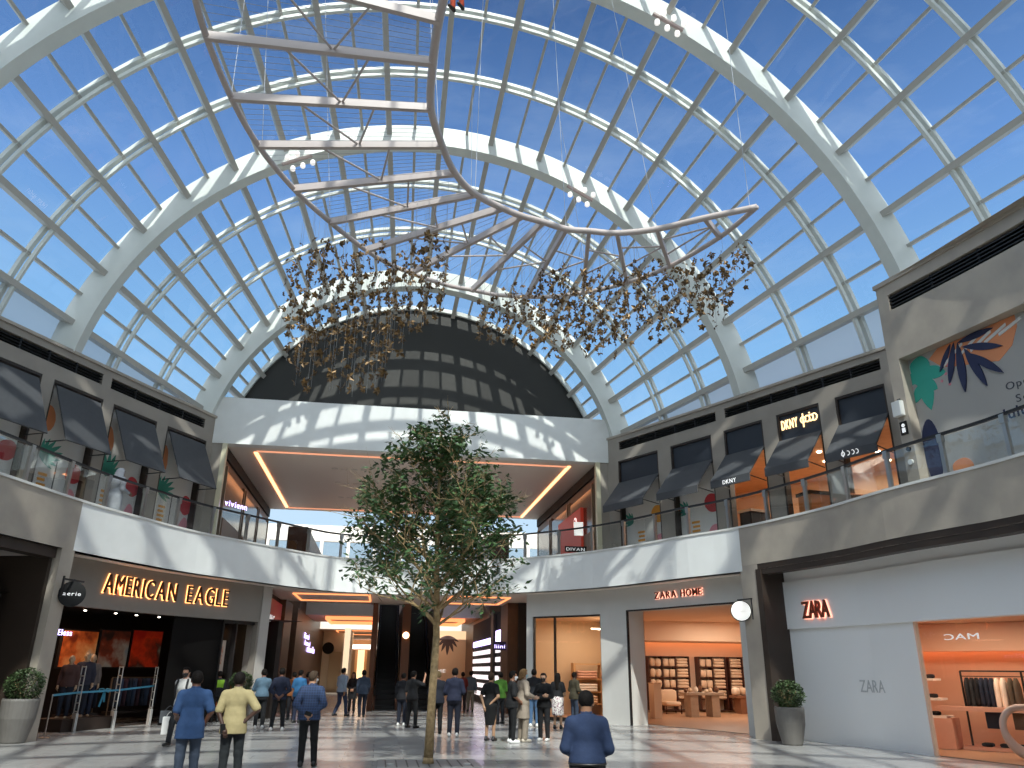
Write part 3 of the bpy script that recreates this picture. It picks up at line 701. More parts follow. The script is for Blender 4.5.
for k in range(3): m=MB(); m.bar(pM(.5+.2*k,1.5+.25*k,3.28),pM(1.2+.2*k,1.55+.25*k,3.28),.05,.04); m.build('tube',mat('tube_light','ffe9c8',emit=5.),rt)
# stone pillar right + ZARA front
s=(31.3,32.38); m=MB(); o,ex,ey,ez=fr(C1,32.05); m.frame(o,ex,ey,ez,(-.33,0,0),(.33,1.2,4.62)); struct(m,'pillar_right',mStone)
OZ=.9
m=MB(); band(m,C1,32.35,46,.12,OZ+.05,H0-.02,H0+.0); struct(m,'ceiling_reveal',mat('grey_soffit','9d9892',.6))
m=MB(); band(m,C1,32.38,46,.01,.3,4.30,4.62); struct(m,'lintel_right',mBrown)
m=MB(); o,ex,ey,ez=fr(C1,32.42); m.frame(o,ex,ey,ez,(-.05,.02,0),(.06,.95,H0)); m.frame(o,ex,ey,ez,(-.1,-.02,0),(.1,.25,H0)); struct(m,'wall_reveal',mBrown)
mZ=mat('grey_white_panel','efeeec',.5)
m=MB(); wall(m,C1,OZ,32.3,46,4.1,H0); wall(m,C1,OZ-.1,32.5,46,2.88,4.12)
band(m,C1,32.5,46,OZ-.1,OZ+.3,2.84,2.88); struct(m,'wall_fascia_band',mZ)
m=MB(); wall(m,C1,OZ,32.3,36.5,0,2.9); struct(m,'wall_front_panel',mZ)
m=MB(); o,ex,ey,ez=fr(C1,36.5,OZ); m.frame(o,ex,ey,ez,(-.02,0.02,0),(.04,.1,2.85)); struct(m,'wall_panel_return',mWarmWall)
m=MB(); wall(m,C1,OZ+.12,36.55,45,0,2.86); struct(m,'window_4',mShopG)
rt=empty('shop_sign',fr(C1,33.5,OZ-.1,3.2)[0],'tightly set copper letters reading ZARA on the grey white panel','sign')
a,z=C1.hit(805.5,618.5,OZ-.1); b,z2=C1.hit(832,616,OZ-.1); _,z3=C1.hit(806,601,OZ-.1); print('ZARA',a,b,z,z2,z3)
letters(rt,'ZARA',on_curve(C1,a,OZ-.1,z),b-a,z3-z,mat('copper_letter'),.06,mat('pink_glow'),gap=-.03,bold=.015)
rt=empty('wall_lettering',fr(C1,35,OZ,1.6)[0],'faint white relief letters ZARA on the grey white panel','sign')
a,z=C1.hit(861,692,OZ); b,_=C1.hit(886,692,OZ); letters(rt,'ZARA',on_curve(C1,a,OZ,z),b-a,.3,mat('pale_relief','bdbdbd',.5),.01,gap=0.,one=True)
# interior with clothes rail
dz=math.radians(42); ZY=np.array([math.sin(dz),math.cos(dz),0]); ZX=np.array([math.cos(dz),-math.sin(dz),0]); ZZ=EZ
q=onz(997,747,.1); oZ=P3(q[:2],0)+ZX*.45-ZY*5.6; pZ=lambda x,y,z:oZ+ZX*x+ZY*y+ZZ*z     # the rail stands at y=5.6
mSal=mat('salmon_shop_wall','e6b697',.7)
s0=fr(C1,35.6,1.2)[0]; a0_=pZ(-3.6,6.9,0); a1_=pZ(6,6.9,0); s1_=fr(C1,45.5,1.2)[0]
for nm,a_,b_ in (('left',s0,a0_),('back',a0_,a1_),('right',a1_,s1_)):
    m=MB(); m.quad(a_,b_,b_+EZ*2.95,a_+EZ*2.95); struct(m,'wall_fashion_shop_'+nm,mSal)
poly=[fr(C1,36.55,1.05)[0],s0,a0_,a1_,s1_]+[fr(C1,s,1.15)[0] for s in (43,41,39)]
for z,nm,mm in ((.012,'floor',mWarmFloor),(2.95,'ceiling',mWarmCeil)):
    m=MB(); m.add([q+EZ*z for q in poly],[tuple(range(len(poly)))]); struct(m,nm+'_fashion_shop',mm)
lamp(pZ(0,4.6,2.9),3.0,WARM*.55,(1,.82,.66),rot=(0,0,-dz),sy=.8)
m=MB(); m.frame(oZ,ZX,ZY,ZZ,(-3.4,6.64,2.42),(6,6.76,2.48)); m.build('cove_light',mCove,label='warm cove strip above the clothes rail behind the shop glass',cat='light')
m=MB(); m.frame(oZ,ZX,ZY,ZZ,(-3.5,6.2,2.26),(6,6.58,2.94)); struct(m,'ceiling_fashion_shop_drop',mSal)
# rail
rt=empty('clothes_rail',pZ(0,5.6,0),'black metal frame clothes rail hung with dark and pale garments','rail')
for x in (-.95,.35,1.6):
    m=MB(); m.bar(pZ(x,5.6,.05),pZ(x,5.6,1.78),.035,.035,(1,0,0)); m.build('post',mDark,rt)
m=MB(); m.bar(pZ(-.95,5.6,1.78),pZ(1.6,5.6,1.78),.035,.035); m.build('top_bar',mDark,rt); m=MB(); m.bar(pZ(-.95,5.6,1.66),pZ(1.6,5.6,1.66),.02,.02); m.build('hanging_bar',mDark,rt)
m=MB(); m.frame(oZ,ZX,ZY,ZZ,(-1.1,5.3,.02),(1.7,6.0,.1)); m.build('base_shelf',mLin[3],rt)
def garment(x,w,zt,zb,mm,lb,g):
    m=MB(); n=7
    path=[]
    for i in range(n):
        t=i/(n-1); z=zt+(zb-zt)*t; ww=w*(.35+.5*min(1,t*4)+.15*t); path.append((oZ+ZX*x+ZY*5.6+ZZ*z,ZX*(ww),ZY*.24*(1 if t>.1 else .5)))
    m.sweep(path,[(math.cos(a)*(.5+.06*math.sin(5*a)),math.sin(a)) for a in np.linspace(0,2*math.pi,18,endpoint=False)])
    m.build('hanging_garment',mm,smooth=True,label=lb,cat='garment',group=g)
mNavy=mat('navy_cloth','1d2436',.85); mBlk=mat('black_cloth','17161a',.85); mCream=mat('cream_cloth','efd9c4',.85); mOlive=mat('olive_cloth','5a4c3c',.85)
for k in range(6): garment(-.83+k*.105,.15,1.63,.98-.03*(k%2),(mBlk,mNavy)[k>2],('black jacket at the left end of the clothes rail','navy coat in the middle of the clothes rail')[k>2],('black jackets on the rail','navy coats on the rail')[k>2])
for k in range(2): garment(-.19+k*.13,.17,1.63,.9,mCream,'cream long garment on the clothes rail beside the navy coats','cream garments on the rail')
for k in range(2): garment(.09+k*.12,.16,1.63,.92,mOlive,'brown patterned garment beside the frame post of the rail','brown garments on the rail')
garment(.75,.26,1.63,1.0,mCream,'pale jacket hanging alone right of the rail post',None)
for k,(x,mm) in enumerate(((-.55,mNavy),(.02,mOlive))):
    m=MB(); m.frame(oZ,ZX,ZY,ZZ,(x,5.5,.5),(x+.36,5.6,.86)); m.build('folded_trousers',mm,label=('navy trousers hanging below the pale shelf of the rail','grey brown skirt hanging below the pale shelf of the rail')[k],cat='garment')
m=MB(); m.frame(oZ,ZX,ZY,ZZ,(-1.5,5.1,.88),(2.2,5.35,.98)); m.build('display_ledge',mLin[3],label='long pale ledge crossing in front of the hanging clothes',cat='shelf')
for k in range(3):
    c=pZ(-.6+k*.38,5.45,.1); m=MB(); rbox(m,c,ZX,ZY,ZZ,(-.13,-.05,0),(.13,.05,.09),.6); rbox(m,c,ZX,ZY,ZZ,(-.13,.07,0),(.13,.16,.09),.6); m.build('shoe_pair',mBlk,smooth=True,label='pair of black shoes on the low shelf under the clothes rail',cat='shoes',group='shoes under the rail')
# left niche shelves
oN=pZ(-1.5,5.1,0)
rt=empty('niche_shelf',oN,'stepped pale display shelves just inside the fashion shop panel','shelf')
for z,w in ((.75,.5),(1.15,.42),(1.6,.34)): m=MB(); m.frame(oN,ZX,ZY,ZZ,(-.3,0,z-.05),(-.3+w,.7,z)); m.build('shelf',mLin[2],rt)
m=MB(); m.frame(oN,ZX,ZY,ZZ,(-.3,0,.02),(.3,.7,.7)); m.build('base',mLin[3],rt)
m=MB(); m.frame(oN,ZX,ZY,ZZ,(-.34,0,.02),(-.3,.7,2.3)); m.build('side_panel',mLin[3],rt)
for k,z in enumerate((.75,1.15,1.6)):
    c=oN+ZX*-.08+ZY*.25+ZZ*z; m=MB(); rbox(m,c,ZX,ZY,ZZ,(-.11,-.05,0),(.11,.05,.1),.6); m.build('shoe',mBlk,smooth=True,label=('dark shoe on the lowest stepped shelf','dark shoe on the middle stepped shelf','dark shoe on the top stepped shelf')[k],cat='shoe')
# reflection imitated by mirrored letters set in the glass (reads backwards)
rt=empty('reflected_lettering',fr(C1,38,OZ+.2,2.4)[0],'thin white mirrored letters imitating a reflection in the shop glass under the grey band','sign')
a,z=C1.hit(945.5,639,OZ+.2); b,z2=C1.hit(979,637,OZ+.2)
letters(rt,'MAC',(lambda x:(lambda F:(F[0],-F[1],F[2],F[3]))(fr(C1,b-x,OZ+.2,(z+z2)/2-.03))),b-a,.13,mat('sign_white','f4f4f4',.5,emit=.5),.008,one=True)
# ring-shaped display figure at the right edge
q=onz(1010,760); m=MB(); oR=P3(q[:2],0); dR=math.radians(60); RX=np.array([math.cos(dR-1.2),math.sin(dR-1.2),0])
aa=np.linspace(-math.pi/2,1.5*math.pi,40,endpoint=False)
path=[oR+RX*(.42*math.cos(a)*(1+.15*math.sin(a))+.42)+np.array([0,0,.12+.46+.46*math.sin(a)]) for a in aa]
m.tube(path,[.07+.05*max(0,-math.sin(a)) for a in aa],12,closed=True)
m.build('ring_sculpture',mat('pale_pink_resin','d8c2b4',.4),smooth=True,label='smooth pale ring shaped display piece at the bottom right corner',cat='sculpture')
# ================================================================== corridor beyond the hall (axis frame u,v)
AX,AY,AZv=np.array([*U,0]),np.array([*V,0]),np.array([0,0,1.])
O3=L(0,0,0)
def ub(mb,u0,u1,v0,v1,z0,z1): return mb.frame(O3,AX,AY,AZv,(u0,v0,z0),(u1,v1,z1))
mCream=mat('cream_cloth'); mCreamW=mat('cream_wall','d9c8ae',.6); mWood=mat('brown_wood_panel','5a3d28',.45,noise=.2,scale=5); mRed=mat('deep_red_panel','5a1118',.4); mPeach=mat('peach_lit_ceiling','e2b491',.6)
# side walls
m=MB(); ub(m,-5.9,-5.45,30.6,44,0,H0); struct(m,'wall_corridor_left',mShopDark)
m=MB(); ub(m,-6.5,-5.45,44,84,0,9); struct(m,'wall_corridor_left_far',mWood)
m=MB(); ub(m,4.75,5.2,34.4,44,0,H0); struct(m,'wall_corridor_right',mShopDark)
m=MB(); ub(m,4.75,5.8,44,84,0,9); struct(m,'wall_corridor_right_far',mWood)
m=MB(); ub(m,-5.45,4.75,82,82.5,0,9); struct(m,'wall_corridor_end',mat('end_shop_glow_wall','c09468',.6))
# ceilings and daylit bulkheads
m=MB(); ub(m,-5.5,4.8,47.6,47.9,4.6,6.0); struct(m,'wall_bulkhead',mWhite)
m=MB(); ub(m,-5.5,4.8,47.9,55,4.6,4.8); struct(m,'ceiling_corridor',mPeach)
m=MB(); ub(m,-5.5,4.8,59.5,59.8,4.35,5.7); struct(m,'wall_bulkhead_far',mWhite)
m=MB(); ub(m,-5.5,4.8,59.8,84,4.35,4.6); struct(m,'ceiling_corridor_far',mPeach)
m=MB(); ub(m,-5.5,4.8,59.8,61,5.7,6.0); struct(m,'trim_13',mWhite)
coves=[(-4.6,-1.6,32.2,35.4,'near the left arcade, in front of the bulkhead'),(1.6,4.0,31.9,35.4,'near the striped shop, in front of the bulkhead'),(-4.4,-1.6,48.8,54,'beyond the first white bulkhead, left of the escalators'),(1.4,3.9,48.8,54,'beyond the first white bulkhead, right of the escalators'),(-4.4,-1.2,61,68,'deep in the corridor beyond the second bulkhead')]
for u0,u1,v0,v1,lb in coves:
    rt=empty('cove_light',L((u0+u1)/2,(v0+v1)/2,H0-.12),'rectangular warm cove light in the ceiling '+lb,'light')
    for a,b,c,d in ((u0,u1,v0,v0+.07),(u0,u1,v1-.07,v1),(u0,u0+.07,v0+.07,v1-.07),(u1-.07,u1,v0+.07,v1-.07)):
        m=MB(); ub(m,a,b,c,d,4.4,(4.45 if v0<40 else 4.6 if v0<55 else 4.35)) if v0<55 else ub(m,a,b,c,d,4.3,4.35); m.build('strip',mat('dim_arcade_cove','ff9d62',.5,emit=1.3),rt)
for u,v in ((-3.2,50),(2.6,50),(2.6,54.2),(-3,64),(1,70),(-3,76)): lamp(L(u,v,4.3),1.6,26,(1,.78,.55))  # the lamp in front of the palm hoarding is added to brighten its board
lamp(L(-4,34,4.35),.8,8,(1,.75,.5)); lamp(L(3.4,34,4.35),.8,10,(1,.75,.5))
# MAC front
rt=empty('shop_sign',L(-5.4,32.6,2.6),'dark red shop sign panel with white letters MAC beside the grey column','sign')
m=MB(); ub(m,-5.44,-5.3,30.9,35.2,2.65,4.2); m.build('panel',mat('dark_red_glow','8c1420',.45,emit=.12),rt)  # faint glow added to the red to make the dim panel brighter
letters(rt,'MAC',on_plane(L(-5.3,31.4,3.3),AY,-AX),1.6,.32,mat('sign_white'),.02,one=True)
m=MB(); ub(m,-5.44,-5.36,33.2,33.9,.3,2.5); m.build('lightbox',mat('orange_light_panel','ff8a52',.5,emit=1.2),label='narrow orange lit panel under the dark red sign',cat='light')
m=MB(); ub(m,-5.44,-5.36,34.1,34.35,.9,2.5); m.build('lightbox',mat('blue_light_panel','9fc4ff',.5,emit=1.5),label='narrow bluish lit strip beside the orange lit panel',cat='light')
# brown pillars and gold strip, neon shop on the left
for k,(v0,v1,u1) in enumerate(((35.6,38.4,-5.2),(40.4,42.6,-5.15))):
    m=MB(); ub(m,-5.8,u1,v0,v1,0,H0); struct(m,'pillar_corridor',mWood)
m=MB(); ub(m,-5.44,-5.3,43.0,43.6,.2,3.6); m.build('lightbox',mat('gold_light_panel','e8c070',.5,emit=.8),label='tall thin golden lit strip between brown pillars of the left arcade',cat='light')
rt=empty('neon_sign',L(-5.4,52,2.9),'cluster of lavender neon words high on the left arcade wall','sign')
for k,(v,z,w_,h) in enumerate(((47.5,3.3,3.2,.34),(48.2,2.95,3.6,.30),(50,2.6,5.5,.42))): 
    letters(rt,('ilioni','lunoi','ulnoilu')[k],on_plane(L(-5.4,v,z),AY,-AX),w_,h,mLav,.02,one=True)
m=MB(); disc(m,L(-4.9,62,3.1),(AY),.42,.1); m.build('blade_sign',mBlack,label='round black hanging sign in front of the cream corridor wall',cat='sign')
m=MB(); ub(m,-5.45,-3.6,64,64.3,0,4.35); struct(m,'wall_cream',mCreamW)
m=MB(); ub(m,-4.9,-4.0,63.9,64,0,2.9); struct(m,'door_1',mat('cream_door','bfa988',.5))
m=MB(); ub(m,-3.6,-3.2,58,64.3,0,4.35); struct(m,'pillar_cream',mCreamW)
# end of the corridor: lit shop front with hanging lights
rt=empty('lit_shop_front',L(-2,81,0),'brightly lit shop front at the far end of the corridor','shop front')
for k in range(6): m=MB(); ub(m,-5+k*.9,-4.35+k*.9,80.9,81,.4,3.4); m.build('window_panel',mat(('warm_panel','cool_panel')[k%2],('ffd9a8','8c6a4a')[k%2],.5,emit=(1.3,.3)[k%2]),rt)
m=MB(); ub(m,-5,.4,80.8,81,3.5,3.9); m.build('sign_band',mat('white_backlight'),rt)
# hoarding with palm drawing on the right
rt=empty('hoarding',L(2.9,56,0),'tall cream hoarding with orange and dark palm drawings beyond the escalators','hoarding')
m=MB(); ub(m,.9,4.74,56,56.15,0,4.2); m.build('board',mat('cream_board','dcbf9e',.6),rt)
def leafpoly(n=9,w=.16): 
    t=np.linspace(0,1,n); return [(a,w*math.sin(math.pi*a)**.8) for a in t]+[(a,-w*math.sin(math.pi*a)**.8) for a in t[::-1][1:-1]]
def palm(mb,o,ex,ez,ey,cx_,cz_,size,ang,n=7,spread=1.9,w=.1,d=.012):
    for k in range(n):
        a=ang+spread*(k/(n-1)-.5); l=size*(1-.35*abs(k/(n-1)-.5)*2)
        c,s_=math.cos(a),math.sin(a)
        mb.prism([(cx_+l*(x*c-y*s_),cz_+l*(x*s_+y*c)) for x,y in leafpoly(9,w)],o,ex,ez,-np.array(ey),d)
def blob(mb,o,ex,ez,ey,cx_,cz_,rx,rz_,n=20,wob=.15,ph=0,d=.01):
    mb.prism([(cx_+rx*(1+wob*math.sin(3*a+ph))*math.cos(a),cz_+rz_*(1+wob*math.sin(2*a+ph))*math.sin(a)) for a in np.linspace(0,2*math.pi,n,endpoint=False)],o,ex,ez,-np.array(ey),d)
mNv=mat('print_navy','22294a',.6); mTl=mat('print_teal','2f9c88',.6); mOr=mat('print_orange','d98a5c',.6); mRd=mat('print_red','c23a3e',.6); mPk=mat('print_pink','e0929a',.6); mGn=mat('print_green','3f8f7c',.6); mYl=mat('print_amber','e09a3c',.6)
oH=L(.9,56,0)
m=MB(); palm(m,oH,AX,AZv,AY,.5,1.7,1.6,1.7,9,2.4); m.build('orange_print',mat('print_burnt','c07a48',.6),rt)
m=MB(); palm(m,oH,AX,AZv,AY,2.6,3.9,1.3,-1.6,7,2.2); palm(m,oH,AX,AZv,AY,1.3,3.8,1.0,-1.8,5,1.6); m.build('dark_print',mat('print_brown','4a3a3a',.6),rt)
letters(rt,'HOME',on_plane(L(2.0,55.99,1.5),AX,AY),1.4,.22,mat('sign_white'),.01,one=True)
# striped lit shop on the right wall
rt=empty('striped_shop_front',L(4.7,43,0),'black shop front with stacked white lit stripes and lavender lettering','shop front')
m=MB(); ub(m,4.55,4.74,36.8,50,0,4.3); m.build('facade',mBlack,rt)
mStr=mat('white_light_bar','fdf2f4',.5,emit=1.05)
for r in range(6):
    for v0,v1 in ((37.6,39.7),(41.2,44.6),(44.9,49.4)):
        m=MB(); ub(m,4.5,4.56,v0,v1,.38+r*.42,.60+r*.42); m.build('light_bar',mStr,rt)
for v0,v1,z0,z1 in ((37.6,39.7,2.95,3.5),(41.2,49.4,2.95,3.25)): m=MB(); ub(m,4.5,4.56,v0,v1,z0,z1); m.build('sign_light',mLav,rt)
m=MB(); ub(m,4.3,5.2,34.6,36.6,0,H0); struct(m,'pillar_corridor',mWood)
m=MB(); ub(m,4.42,4.75,40,40.9,0,H0); struct(m,'pillar_corridor',mBrown)
rt=empty('neon_sign',L(4.2,35,2.5),'small lavender lit sign on the brown pillar beside the striped shop','sign')
m=MB(); ub(m,3.75,4.3,35.0,35.08,2.5,2.85); m.build('panel',mat('dark_violet','2c2248',.5),rt)
letters(rt,'liini',on_plane(L(3.8,34.98,2.58),AX,AY),.45,.16,mLav,.01,one=True)
# ------------------------------------------------------------------ escalators
def escalator(u0,u1,lb):
    rt=empty('escalator',L((u0+u1)/2,36.2,0),lb,'escalator','escalators at the back of the hall')
    m=MB(); n=26; v0,v1,z1=36.6,46.0,5.45
    for k in range(n):
        a=v0+(v1-v0)*k/n; b=v0+(v1-v0)*(k+1)/n; z=z1*(k+1)/n
        m.quad(L(u0+.1,a,z-z1/n),L(u1-.1,a,z-z1/n),L(u1-.1,a,z),L(u0+.1,a,z)); m.quad(L(u0+.1,a,z),L(u1-.1,a,z),L(u1-.1,b,z),L(u0+.1,b,z))
    m.build('steps',mat('escalator_step','221f1d',.5,.3),rt)
    m=MB(); ub(m,u0,u1,35.7,36.6,.002,.03); m.build('landing_plate',mat('brushed_steel'),rt)
    for s in (u0,u1-.1):
        m=MB(); m.prism([(35.9,0),(36.6,0),(46,5.2),(46,6.0),(36.9,.85),(35.9,.8)],L(s,0,0),AY,AZv,AX,.1); m.build('side_panel',mat('escalator_side','4a2d1c',.35,.3),rt)
        m=MB(); m.tube([L(s+.05,36.2,.5),L(s+.05,35.8,.7),L(s+.05,35.9,.93),L(s+.05,36.8,.98),L(s+.05,46,6.15)],.045,8); m.build('handrail',mBlack,rt)
escalator(-1.25,-.2,'dark left escalator rising behind the tree trunk'); escalator(.22,1.25,'dark right escalator partly hidden by the tree trunk')
for u0,u1,k in ((-1.5,-1.28,0),(-.17,.19,1),(1.28,1.5,2)):
    m=MB(); ub(m,u0,u1,36.4,46,0,H0); struct(m,'pillar_escalator',mat('copper_cladding','6e4a35',.35,.3))
m=MB(); disc(m,L(.01,36.36,3.1),-AY,.14,.06); m.build('wall_lamp',mat('wall_lamp_glow','ffd0a0',.5,emit=5.),label='small glowing lamp on the copper pillar between the escalators',cat='light')
# ================================================================== upper corridor under the bridge soffit
for s,nm in ((-1,'left'),(1,'right')):
    a,b=sorted((s*8.15,s*8.6)); m=MB(); ub(m,a,b,33.3,47.5,HF,10.55); struct(m,'wall_upper_'+nm,mat('brown_shop_wall','6b5442',.55,noise=.15,scale=2))
    a,b=sorted((s*8.05,s*8.2)); m=MB(); ub(m,a,b,33.4,47.3,10.05,10.5); struct(m,'trim_upper_'+nm,mBlack)
    # white end strip and stone return
    a,b=sorted((s*8.0,s*8.2)); m=MB(); ub(m,a,b,33.0,33.25,HF,10.55); struct(m,'column_upper_'+nm,mat('pale_metal_strip','cfc6a8',.4))
    a,b=sorted((s*8.2,s*9.6)); m=MB(); ub(m,a,b,33.05,33.4,HF,10.55); struct(m,'wall_return_'+nm,mStoneD)
    rt=empty('upper_shop_front',L(s*8.1,40,HF),'brown glazed shop front along the upper %s corridor'%nm,'shop front')
    for k,(v0,v1) in enumerate(((34,38.5),(39,43),(43.5,47))):
        a,b=sorted((s*8.06,s*8.12)); m=MB(); ub(m,a,b,v0,v1,HF,9.6); m.build('window',mat('brown_glass','4a3524',.15),rt)
        for q in (v0,v1): m=MB(); ub(m,a-.03,b+.03,q-.06,q+.06,HF,9.8); m.build('mullion',mat('bronze_mullion','8a7660',.4,.5),rt)
        a,b=sorted((s*8.02,s*8.06)); m=MB(); ub(m,a,b,v0+.3,v1-.3,HF+.1,HF+2.2); m.build('display_panel',mat(('display_brown','display_tan')[k%2],('7a5a3e','98765a')[k%2],.5),rt)
rt=empty('neon_sign',L(-8,34.6,8.05),'small lavender neon name on the upper left shop front','sign')
letters(rt,'vivienn',on_plane(L(-7.9,33.6,8.05),(AX*.55+AY*.83),-(AX*.83-AY*.55)),1.3,.26,mLav,.02,one=True)
rt=empty('red_shop_panel',L(7.95,38,HF),'bright red lit shop panel with a small white emblem on the upper right corridor','sign')
m=MB(); ub(m,7.9,8.05,35.6,40.5,HF,9.0); m.build('panel',mat('red_lit_panel','a8321f',.5,emit=.25),rt)
m=MB(); disc(m,L(7.88,36.6,8.4),-AX,.28,.03); m.build('emblem',mat('pink_emblem','ffd8d4',.5,emit=1.),rt)
m=MB(); disc(m,L(7.86,36.6,8.42),-AX,.15,.03); m.build('emblem_core',mRd,rt)
rt=empty('blade_sign',L(7.5,34.6,6.8),'small white lettered sign at the start of the upper right corridor','sign')
m=MB(); ub(m,6.9,7.9,34.6,34.68,6.75,7.0); m.build('board',mBlack,rt); letters(rt,'DIVAN',on_plane(L(6.95,34.59,6.8),AX,AY),.85,.14,mat('sign_white'),.01,one=True)
m=MB(); ub(m,7.35,7.75,34.55,34.7,7.5,8.1); m.build('wall_lamp',mat('lit_white_disc'),label='white square wall lamp above the small lettered sign',cat='light')
# soffit light lines
for u0,u1,v0,v1,lb in ((-7.1,-6.95,34.2,46.5,'long warm light line along the left edge of the bridge ceiling'),(6.9,7.05,33.9,46.7,'long warm light line along the right edge of the bridge ceiling'),(-6.95,6.9,33.95,34.05,'thin warm light line along the front of the bridge ceiling'),(-6.95,6.9,46.6,46.7,'thin warm light line along the back of the bridge ceiling')):
    m=MB(); ub(m,u0,u1,v0,v1,10.5,10.56); m.build('light_line',mat('cove_light') if v1-v0>1 else mat('dim_cove','e09a78',.5,emit=.9),label=lb,cat='light',group='light lines of the bridge ceiling')
for k,v in enumerate((36.5,39.5,43)):
    rt=empty('ceiling_vent',L(-2.9,v,10.5),('nearest','middle','farthest')[k]+' of the small linear slot diffusers in the bridge ceiling, left half','vent','slot diffusers of the bridge ceiling')
    for q in range(4): m=MB(); ub(m,-3.9+q*.45,-3.6+q*.45,v,v+.06,10.52,10.55); m.build('slot',mat('slot_grey','c9c0b6',.5),rt)
# bright glazed wall far behind the bridge
m=MB(); ub(m,-12,12,61,61.4,HF,6.6); ub(m,-12,12,61,61.4,10.8,12); struct(m,'wall_far',mWhite)
for k in range(13):
    m=MB(); ub(m,-12+k*2-.12,-12+k*2+.12,60.9,61.3,6.6,10.8); struct(m,'column_far',mWhite)
m=MB(); ub(m,-12,12,61.1,61.2,8.3,8.42); struct(m,'trim_11',mWhite)
m=MB(); m.quad(L(-12,61.15,6.6),L(12,61.15,6.6),L(12,61.15,10.8),L(-12,61.15,10.8)); struct(m,'window_5',mShopG)
m=MB(); ub(m,-9,-5.5,47.4,61,HF-.4,HF); ub(m,4.8,9,47.4,61,HF-.4,HF); struct(m,'floor_far',mWhite)
rt=empty('kiosk',L(-6.6,50,HF),'dark low kiosk counter behind the far balcony railing, left','kiosk')
m=MB(); ub(m,-8.0,-5.6,49.5,51,HF,HF+1.0); m.build('counter',mat('tan_counter','a89a84',.5),rt); m=MB(); ub(m,-8.1,-5.5,49.4,51.1,HF+1.0,HF+1.3); m.build('top',mDark,rt)
rt=empty('kiosk',L(6.3,50,HF),'dark low kiosk counter behind the far balcony railing, right','kiosk')
m=MB(); ub(m,4.9,7.4,49.5,51,HF,HF+.7); m.build('counter',mat('tan_counter'),rt); m=MB(); ub(m,4.85,7.5,49.4,51.1,HF+.7,HF+1.2); m.build('top',mDark,rt)
# ================================================================== balcony railing
rt=empty('glass_railing',fr(C1,20,.12,HF)[0],'glass balustrade with steel posts along the whole balcony edge','railing')
m=MB(); band(m,C1,-4,44,.08,.14,6.62,6.68); m.build('top_rail',mDark,rt)
npost=32; S_=np.linspace(-3.6,43.5,npost)
for k,s in enumerate(S_):
    o,ex,ey,ez=fr(C1,s,.11,HF); m=MB(); m.frame(o,ex,ey,ez,(-.045,-.03,0),(.045,.05,1.15)); m.frame(o,ex,ey,ez,(-.06,-.05,1.02),(.06,.06,1.2)); m.build('post',mat('brushed_steel'),rt)
    if k<npost-1:
        m=MB(); band(m,C1,s+.08,S_[k+1]-.08,.10,.115,HF+.05,6.58); m.build('glass_panel',mRailG,rt)
# ================================================================== upper shop windows, hoardings, awnings
mBoard=mat('white_hoarding','d6d2cc',.6); mAwn=mat('slate_awning_fabric','4b4c4f',.8,noise=.08,scale=6); mPanel=mat('slate_sign_panel','2a2f38',.6)
WN=('farthest left','second from the left','third from the left','beside the white beam')
def wframe(C,a,b,rt,z1=zk(10.78)):
    for nm,(s0,s1,zz0,zz1) in (('jamb',(a,a+.07,HF,z1)),('jamb',(b-.07,b,HF,z1)),('head',(a,b,z1-.08,z1))):
        m=MB(); band(m,C,s0,s1,.02,.3,zz0,zz1); m.build(nm,mBrown,rt)
def awning(C,a,b,zt,zb,off0,off1,val,lb,grp,thick=.05):
    """sloped box awning: cloth, side flaps and a front valance"""
    o=lambda s,of,z:P3(C.at(s,of),z)
    rt=empty('awning',o((a+b)/2,off1,zb-val),lb,'awning',grp)
    p=[o(a,off0,zt),o(b,off0,zt),o(b,off1,zb),o(a,off1,zb)]; n=np.cross(p[1]-p[0],p[3]-p[0]); n/=np.linalg.norm(n)
    if n[2]<0: n=-n
    m=MB(); m.add(p+[q-n*thick for q in p],[(0,1,2,3),(7,6,5,4),(0,4,5,1),(1,5,6,2),(2,6,7,3),(3,7,4,0)]); m.build('cloth',mAwn,rt)
    if val:
        m=MB(); q=[p[3],p[2]]; nn=o(a,off1,zb)-o(a,off1+.04,zb); m.add([p[3],p[2],p[2]-[0,0,val],p[3]-[0,0,val],p[3]-nn,p[2]-nn,p[2]-nn-[0,0,val],p[3]-nn-[0,0,val]],[(0,1,2,3),(7,6,5,4),(0,4,5,1),(1,5,6,2),(2,6,7,3),(3,7,4,0)]); m.build('valance',mAwn,rt)
    for s in (a+.05,b-.05):
        m=MB(); m.bar(o(s,off0,zb-val*.5),o(s,off1,zb-val*.2),.03,.03); m.build('arm',mDark,rt)
    return rt,p
